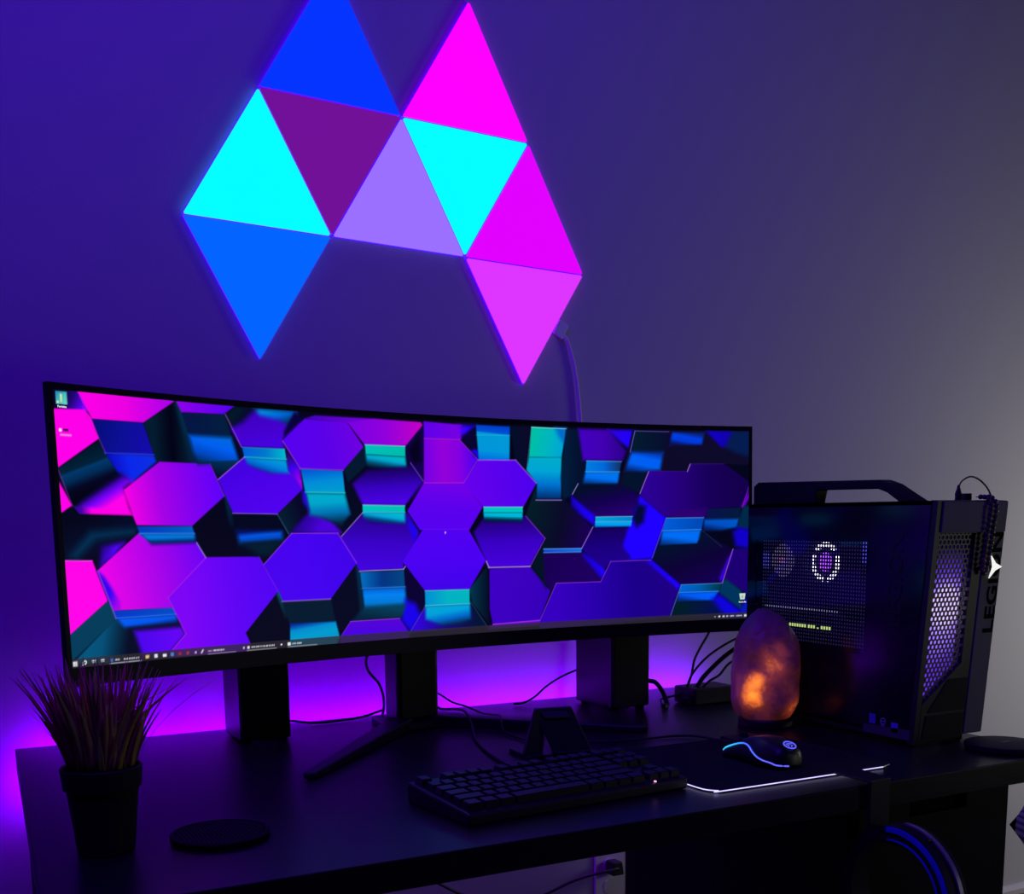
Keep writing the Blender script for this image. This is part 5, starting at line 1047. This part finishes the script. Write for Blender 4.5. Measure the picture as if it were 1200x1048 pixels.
m_beadr = mat('reddish_bead', (0.26, 0.11, 0.08, 1), 0.3)
path = spline([(0.972, -0.768, 1.1235), (0.974, -0.785, 1.1225), fp(0.1015, 0.362, 0.0085), fp(0.1005, 0.335, 0.0080), fp(0.1000, 0.30, 0.0075), fp(0.0995, 0.275, 0.0075), fp(0.102, 0.262, 0.0075), fp(0.109, 0.270, 0.0075), fp(0.1115, 0.30, 0.0075), fp(0.1125, 0.335, 0.0080), fp(0.1135, 0.362, 0.0085), (0.986, -0.785, 1.1225), (0.985, -0.768, 1.1235)], 24)
acc_ = 0; last = path[0]; bi = 0
MB().tube(path[::4], 0.0007, 5).build('string', m_cable, r)
for p in path:
    acc_ += (p - last).length; last = p
    if acc_ > 0.0072:
        acc_ = 0; bi += 1
        MB().ball(p, 0.0037, 10, 7).build('bead', m_beadr if (p.z < 1.04 and bi % 2) else m_bead, r, smooth='all')
r['label'] = 'strand of dark beads hanging down the front of the computer tower'

# ------------------------------------------------------------------ phone stand behind the keyboard
r = thing('phone_stand', 'black folding phone stand standing behind the keyboard', 'phone stand', (0.385, -0.515, DZ))
b = MB().prism([(0.336, -0.470, DZ + 0.0005), (0.408, -0.476, DZ + 0.0005), (0.404, -0.548, DZ + 0.0005), (0.332, -0.540, DZ + 0.0005)], (0, 0, 0.006)); b.build('base', m_blk, r, bevel=0.0015)
b = MB().prism([(0.330, -0.528, DZ + 0.006), (0.362, -0.528, DZ + 0.006), (0.3655, -0.5255, DZ + 0.020), (0.3705, -0.516, DZ + 0.070), (0.357, -0.516, DZ + 0.070)], (0, 0.006, 0)); b.build('hinge_arm', m_blk, r, bevel=0.001)
b = MB()
b.prism([(0.356, -0.512, DZ + 0.069), (0.418, -0.516, DZ + 0.067), (0.436, -0.546, DZ + 0.004), (0.372, -0.541, DZ + 0.006)], (0.003, 0.006, 0.002)); b.build('back_plate', m_blk, r, bevel=0.001)
b = MB().prism([(0.366, -0.5160, DZ + 0.0655), (0.408, -0.5187, DZ + 0.0640), (0.411, -0.5240, DZ + 0.0545), (0.369, -0.5212, DZ + 0.0560)], (-0.0002, -0.0016, 0.0008)); b.build('pad', mat('grey_rubber_pad', (0.045, 0.045, 0.05, 1), 0.5), r, bevel=0.0005, label='paler pad near the top of the plate')
b = MB().prism([(0.370, -0.541, DZ + 0.006), (0.437, -0.546, DZ + 0.004), (0.437, -0.566, DZ + 0.006), (0.370, -0.561, DZ + 0.008)], (0, 0, 0.004)); b.build('support_lip', m_blk, r, bevel=0.001)

# ------------------------------------------------------------------ round charger at the right front corner
r = thing('charging_puck', 'flat round black charging pad on the desk in front of the computer tower', 'charger', (0.984, -0.832, DZ))
MB().lathe([(0.050, 0), (0.0555, 0.001), (0.057, 0.005), (0.0555, 0.0095), (0.050, 0.0105), (0.001, 0.0108)], (0.984, -0.832, DZ), 56).build('body', m_blkm, r, smooth=True)
MB().box(0.978, 0.996, -0.836, -0.829, DZ + 0.0107, DZ + 0.0111).build('printed_mark', mat('grey_print', (0.05, 0.05, 0.05, 1), 0.5), r)

# ------------------------------------------------------------------ headphone hanger and headphones at the front edge
r = thing('headphone_hanger', 'small black headphone hanger clamped to the front edge of the desk', 'hanger', (0.655, -0.89, DZ))
MB().prism([(0.634, -0.842, DZ + 0.0042), (0.676, -0.848, DZ + 0.0042), (0.672, -0.909, DZ + 0.0042), (0.634, -0.911, DZ + 0.0042)], (0, 0, 0.0035)).build('clamp_plate', m_blk, r, bevel=0.001)
MB().box(0.636, 0.671, -0.910, -0.9035, DZ - 0.071, DZ + 0.005).build('clamp_back', m_blk, r, bevel=0.001)
MB().box(0.6415, 0.6515, -1.000, -0.909, DZ - 0.071, DZ - 0.0635).build('hook', m_blk, r, bevel=0.002)
MB().box(0.6415, 0.6515, -1.004, -1.000, DZ - 0.071, DZ - 0.050).build('hook_lip', m_blk, r, bevel=0.001)

hp = thing('headphones', 'black over-ear headphones with a blue banded headband hanging below the desk edge', 'headphones', (0.642, -0.96, 0.53))
hc = (-0.960, 0.615)
def band(x0, x1, r0, r1, a0=-0.45, a1=PI + 0.45, n=48):
    V = []; F = []
    for k in range(n + 1):
        a = a0 + (a1 - a0) * k / n
        for rr, xx in ((r0, x0), (r1, x0), (r1, x1), (r0, x1)): V.append((xx, hc[0] - rr * math.cos(a), hc[1] + rr * math.sin(a)))
    for k in range(n):
        q = k * 4
        for j in range(4): F.append((q + j, q + (j + 1) % 4, q + 4 + (j + 1) % 4, q + 4 + j))
    F += [(0, 1, 2, 3), (n * 4 + 3, n * 4 + 2, n * 4 + 1, n * 4)]
    return MB().add(V, F)
m_blue = mat('blue_band', (0.04, 0.04, 0.85, 1), 0.5)
m_trimg = mat('pale_metal_trim', (0.45, 0.46, 0.38, 1), 0.35, metal=0.4)
band(0.632, 0.664, 0.0745, 0.0925).build('headband', m_blkm, hp, smooth=True)
band(0.6300, 0.6318, 0.0845, 0.0915, -0.45, 1.75).build('headband_stripe', m_blue, hp, smooth=True, label='wide blue stripe along the side of the headband')
band(0.6300, 0.6318, 0.0738, 0.0756, -0.45, 1.75).build('headband_lining', m_blue, hp, smooth=True, label='thin blue inner edge of the headband')
band(0.6490, 0.6550, 0.0927, 0.0950, -0.45, 1.6).build('headband_trim', m_trimg, hp, smooth=True, label='pale metal strip over the headband')
for sy in (-1, 1):
    cy_ = hc[0] + sy * 0.062; cz_ = hc[1] - 0.080
    def cupv(prof):
        t = MB().lathe(prof, (0.648, cy_, cz_), 32, axis='y')
        if sy < 0: t.v = [(p[0], 2 * cy_ - p[1], p[2]) for p in t.v]
        return t
    cu_ = cupv([(0.036, -0.006), (0.040, -0.002), (0.039, 0.005), (0.032, 0.010), (0.001, 0.011)]).build('ear_cup', m_blkm, hp, smooth=True)
    cupv([(0.022, -0.006), (0.036, -0.0065), (0.039, -0.014), (0.036, -0.024), (0.026, -0.027), (0.020, -0.022)]).build('ear_cushion', m_rub, hp, smooth=True)
    MB().ring((0.648, cy_ - sy * 0.0042, cz_), 0.0385, 0.0412, 0.002, axis='y').build('trim_ring', m_trimg, cu_)

# ------------------------------------------------------------------ wall outlet and plug below the desk
r = thing('wall_outlet', 'pale wall outlet plate low on the wall under the desk', 'outlet', (0.812, 0.0, 0.355))
MB().box(0.776, 0.848, -0.006, -0.0005, 0.297, 0.412).build('cover_plate', m_white, r, bevel=0.0015)
for z in (0.333, 0.378): MB().lathe([(0.0165, 0), (0.0165, -0.0015), (0.001, -0.0015)], (0.812, -0.006, z), 24, axis='y').build('socket', m_white, r, smooth=True)
r = thing('plug_cord', 'black plug and drooping cord in the wall outlet under the desk', 'cable', (0.812, -0.01, 0.378))
MB().frustum(0.798, 0.826, -0.040, -0.0078, 0.364, 0.392, 0.003, 0.002, 0.0).build('plug', m_blk, r, bevel=0.003)
MB().tube(spline([(0.812, -0.040, 0.378), (0.79, -0.055, 0.385), (0.70, -0.05, 0.375), (0.60, -0.05, 0.352), (0.50, -0.05, 0.365), (0.40, -0.06, 0.42), (0.30, -0.07, 0.50), (0.25, -0.08, 0.60), (0.24, -0.08, 0.68)]), 0.003, 8).build('cord', m_cable, r, smooth=True)

# ------------------------------------------------------------------ power strip and cables on the desk
r = thing('power_strip', 'black power strip on the desk behind the salt lamp', 'power strip', (0.875, -0.235, DZ))
MB().box(0.828, 0.925, -0.272, -0.205, DZ + 0.0008, DZ + 0.032).build('housing', m_blk, r, bevel=0.003)
MB().box(0.815, 0.827, -0.268, -0.245, DZ + 0.004, DZ + 0.016).build('plug', m_blk, r, bevel=0.002)
def cable(lab, pts, rad=0.0024, grp=None, nm='cable'):
    o = MB().tube(spline(pts), rad, 8).build(nm, m_cable, None, smooth=True); tag(o, lab, 'cable', grp); return o
rises = [('outermost thin black cable arching up from the power strip, left of the others', [(0.832, -0.24, 0.781), (0.845, -0.24, 0.806), (0.872, -0.24, 0.831), (0.905, -0.24, 0.850), (0.950, -0.242, 0.868), (0.985, -0.245, 0.872)], 0.0023),
         ('black cable rising steeply from the power strip behind the monitor corner', [(0.850, -0.22, 0.781), (0.858, -0.22, 0.802), (0.868, -0.215, 0.828), (0.885, -0.21, 0.850), (0.910, -0.205, 0.880), (0.925, -0.20, 0.915)], 0.0024),
         ('thick black cable slanting right from the middle of the power strip', [(0.852, -0.245, 0.781), (0.866, -0.245, 0.798), (0.890, -0.245, 0.817), (0.918, -0.248, 0.838), (0.960, -0.25, 0.860)], 0.0044),
         ('lowest black cable bending right from the power strip behind the lamp', [(0.858, -0.255, 0.781), (0.872, -0.258, 0.793), (0.893, -0.26, 0.803), (0.915, -0.262, 0.824), (0.955, -0.265, 0.838)], 0.0024)]
for lab, pts, rad in rises: cable(lab, pts, rad, 'cables rising from the power strip')
cable('short thick black cable loop on the desk beside the right speaker', [(0.755, -0.225, DZ + 0.048), (0.766, -0.232, DZ + 0.045), (0.776, -0.240, DZ + 0.030), (0.782, -0.245, DZ + 0.010), (0.778, -0.255, DZ + 0.0045), (0.764, -0.262, DZ + 0.0045)], 0.0042)
cable('thin black cable on the desk from the right speaker to the power strip', [(0.780, -0.240, DZ + 0.003), (0.792, -0.215, DZ + 0.003), (0.803, -0.20, DZ + 0.006), (0.818, -0.205, DZ + 0.010), (0.827, -0.232, DZ + 0.018)], 0.0021)
cable('black cable lying along the wall side of the desk beside the left speaker', [(0.088, -0.08, DZ + 0.010), (0.12, -0.085, DZ + 0.010), (0.16, -0.09, DZ + 0.004), (0.205, -0.088, DZ + 0.0035), (0.25, -0.085, DZ + 0.006), (0.285, -0.085, DZ + 0.014)], 0.0022)
cable('black cable hanging down behind the monitor left of the stand neck', [(0.262, -0.12, 0.885), (0.250, -0.11, 0.862), (0.256, -0.10, 0.838), (0.276, -0.10, 0.812), (0.281, -0.105, 0.785), (0.275, -0.115, 0.765), (0.264, -0.125, DZ + 0.004), (0.255, -0.15, DZ + 0.003)], 0.0024)
cable('thin black cable from the stand neck drooping to the back of the phone stand', [(0.372, -0.11, 0.795), (0.388, -0.11, 0.786), (0.408, -0.115, 0.772), (0.430, -0.125, 0.764), (0.444, -0.16, DZ + 0.006), (0.427, -0.24, DZ + 0.016), (0.415, -0.288, DZ + 0.021), (0.395, -0.345, DZ + 0.005), (0.398, -0.43, DZ + 0.003)], 0.0018)
cable('black keyboard cable winding from behind the stand neck to the keyboard', [(0.362, -0.13, 0.774), (0.372, -0.15, DZ + 0.018), (0.375, -0.20, DZ + 0.0245), (0.372, -0.245, DZ + 0.0255), (0.362, -0.29, DZ + 0.010), (0.326, -0.38, DZ + 0.003), (0.296, -0.50, DZ + 0.003), (0.282, -0.60, DZ + 0.004), (0.272, -0.658, DZ + 0.012)], 0.0023)
cable('thin black cable slanting up behind the desk to the right speaker', [(0.545, -0.09, DZ + 0.004), (0.560, -0.10, DZ + 0.006), (0.585, -0.10, 0.766), (0.612, -0.10, 0.785), (0.65, -0.10, 0.802), (0.70, -0.105, 0.818)], 0.0020)
cable('thin black mouse cable crossing the desk from the phone stand to the mouse', [(0.455, -0.455, DZ + 0.003), (0.51, -0.49, DZ + 0.003), (0.56, -0.50, DZ + 0.003), (0.61, -0.503, DZ + 0.003), (0.640, -0.525, DZ + 0.004), (0.640, -0.575, DZ + 0.007), (0.630, -0.618, DZ + 0.012), (0.628, -0.630, DZ + 0.013)], 0.0018)

# ------------------------------------------------------------------ striped cushion at the right
m_cu = bpy.data.materials.new('striped_fabric'); m_cu.use_nodes = True
nt = m_cu.node_tree; bs = nt.nodes['Principled BSDF']; bs.inputs['Roughness'].default_value = 0.9
tc = nt.nodes.new('ShaderNodeTexCoord'); wv = nt.nodes.new('ShaderNodeTexWave'); wv.inputs['Scale'].default_value = 26; wv.bands_direction = 'X'; wv.inputs['Distortion'].default_value = 0.4
mp = nt.nodes.new('ShaderNodeMapping'); mp.inputs['Rotation'].default_value = (0, math.radians(62), 0); rp = nt.nodes.new('ShaderNodeValToRGB')
rp.color_ramp.elements[0].color = (0.12, 0.06, 0.24, 1); rp.color_ramp.elements[1].color = (0.50, 0.34, 0.85, 1)
nt.links.new(tc.outputs['Object'], mp.inputs[0]); nt.links.new(mp.outputs[0], wv.inputs['Vector']); nt.links.new(wv.outputs['Fac'], rp.inputs['Fac']); nt.links.new(rp.outputs['Color'], bs.inputs['Base Color'])
cu0 = Vector((1.735, -0.50, 0.468))
r = thing('striped_cushion', 'purple striped cushion leaning beside the desk at the right picture edge', 'cushion', tuple(cu0))
V = []; F = []; N_ = 18
for sgn in (1, -1):
    for i in range(N_ + 1):
        for j in range(N_ + 1):
            a, b_ = i / N_ * 2 - 1, j / N_ * 2 - 1
            th = 0.055 * ((1 - a ** 4) * (1 - b_ ** 4)) ** 0.6
            x = 0.22 * a * (1 - 0.05 * (1 - b_ * b_)); z = 0.22 * b_ * (1 - 0.05 * (1 - a * a))
            rot = math.radians(40); V.append((cu0.x + x * math.cos(rot) - z * math.sin(rot), cu0.y - sgn * th, cu0.z + x * math.sin(rot) + z * math.cos(rot)))
o_ = (N_ + 1) ** 2
for k in range(2):
    for i in range(N_):
        for j in range(N_):
            p = k * o_ + i * (N_ + 1) + j; F.append((p, p + 1, p + N_ + 2, p + N_ + 1))
cb = MB().add(V, F); cb.build('cover', m_cu, r, smooth='all')
# the low stool it rests on
r = thing('low_bench', 'low dark bench beside the desk carrying the striped cushion', 'bench', (1.735, -0.5, 0))
MB().box(1.52, 1.95, -0.64, -0.36, 0.125, 0.153).build('seat', m_desk2, r, bevel=0.003)
for x in (1.55, 1.92):
    for y in (-0.61, -0.39): MB().box(x - 0.015, x + 0.015, y - 0.015, y + 0.015, 0, 0.125).build('leg', m_desk2, r)

# ------------------------------------------------------------------ light
def area(name, loc, target, size, color, energy, sy=None):
    L = bpy.data.lights.new(name, 'AREA'); L.energy = energy; L.color = color; L.size = size
    if sy: L.shape = 'RECTANGLE'; L.size_y = sy
    o = bpy.data.objects.new(name, L); COL.objects.link(o); o.location = loc
    o.rotation_euler = (Vector(target) - Vector(loc)).to_track_quat('-Z', 'Y').to_euler(); return o
area('indigo_bounce_fill', (-0.35, -1.2, 2.7), (0.15, -0.1, 1.1), 1.3, (0.080, 0.001, 1.0), 22)  # unseen fill, added in place of panel light bouncing round the room
def point(name, loc, color, energy, size):
    L = bpy.data.lights.new(name, 'POINT'); L.energy = energy; L.color = color; L.shadow_soft_size = size
    o = bpy.data.objects.new(name, L); COL.objects.link(o); o.location = loc
point('side_lamp', (2.42, -0.68, 0.92), (0.98, 0.97, 0.87), 11.0, 0.25)
point('front_fill', (1.9, -1.7, 0.85), (1.0, 0.97, 0.82), 2.7, 0.2)  # unseen fill, added to brighten the tower front and the grass
w = bpy.data.worlds.new('world'); SC.world = w; w.use_nodes = True
w.node_tree.nodes['Background'].inputs[0].default_value = (0.10, 0.04, 0.50, 1); w.node_tree.nodes['Background'].inputs[1].default_value = 0.012
SC.view_settings.view_transform = 'Standard'; SC.view_settings.look = 'None'; SC.view_settings.exposure = 0.0; SC.view_settings.gamma = 1.0; SC.view_settings.use_curve_mapping = False
SC.cycles.use_denoising = True
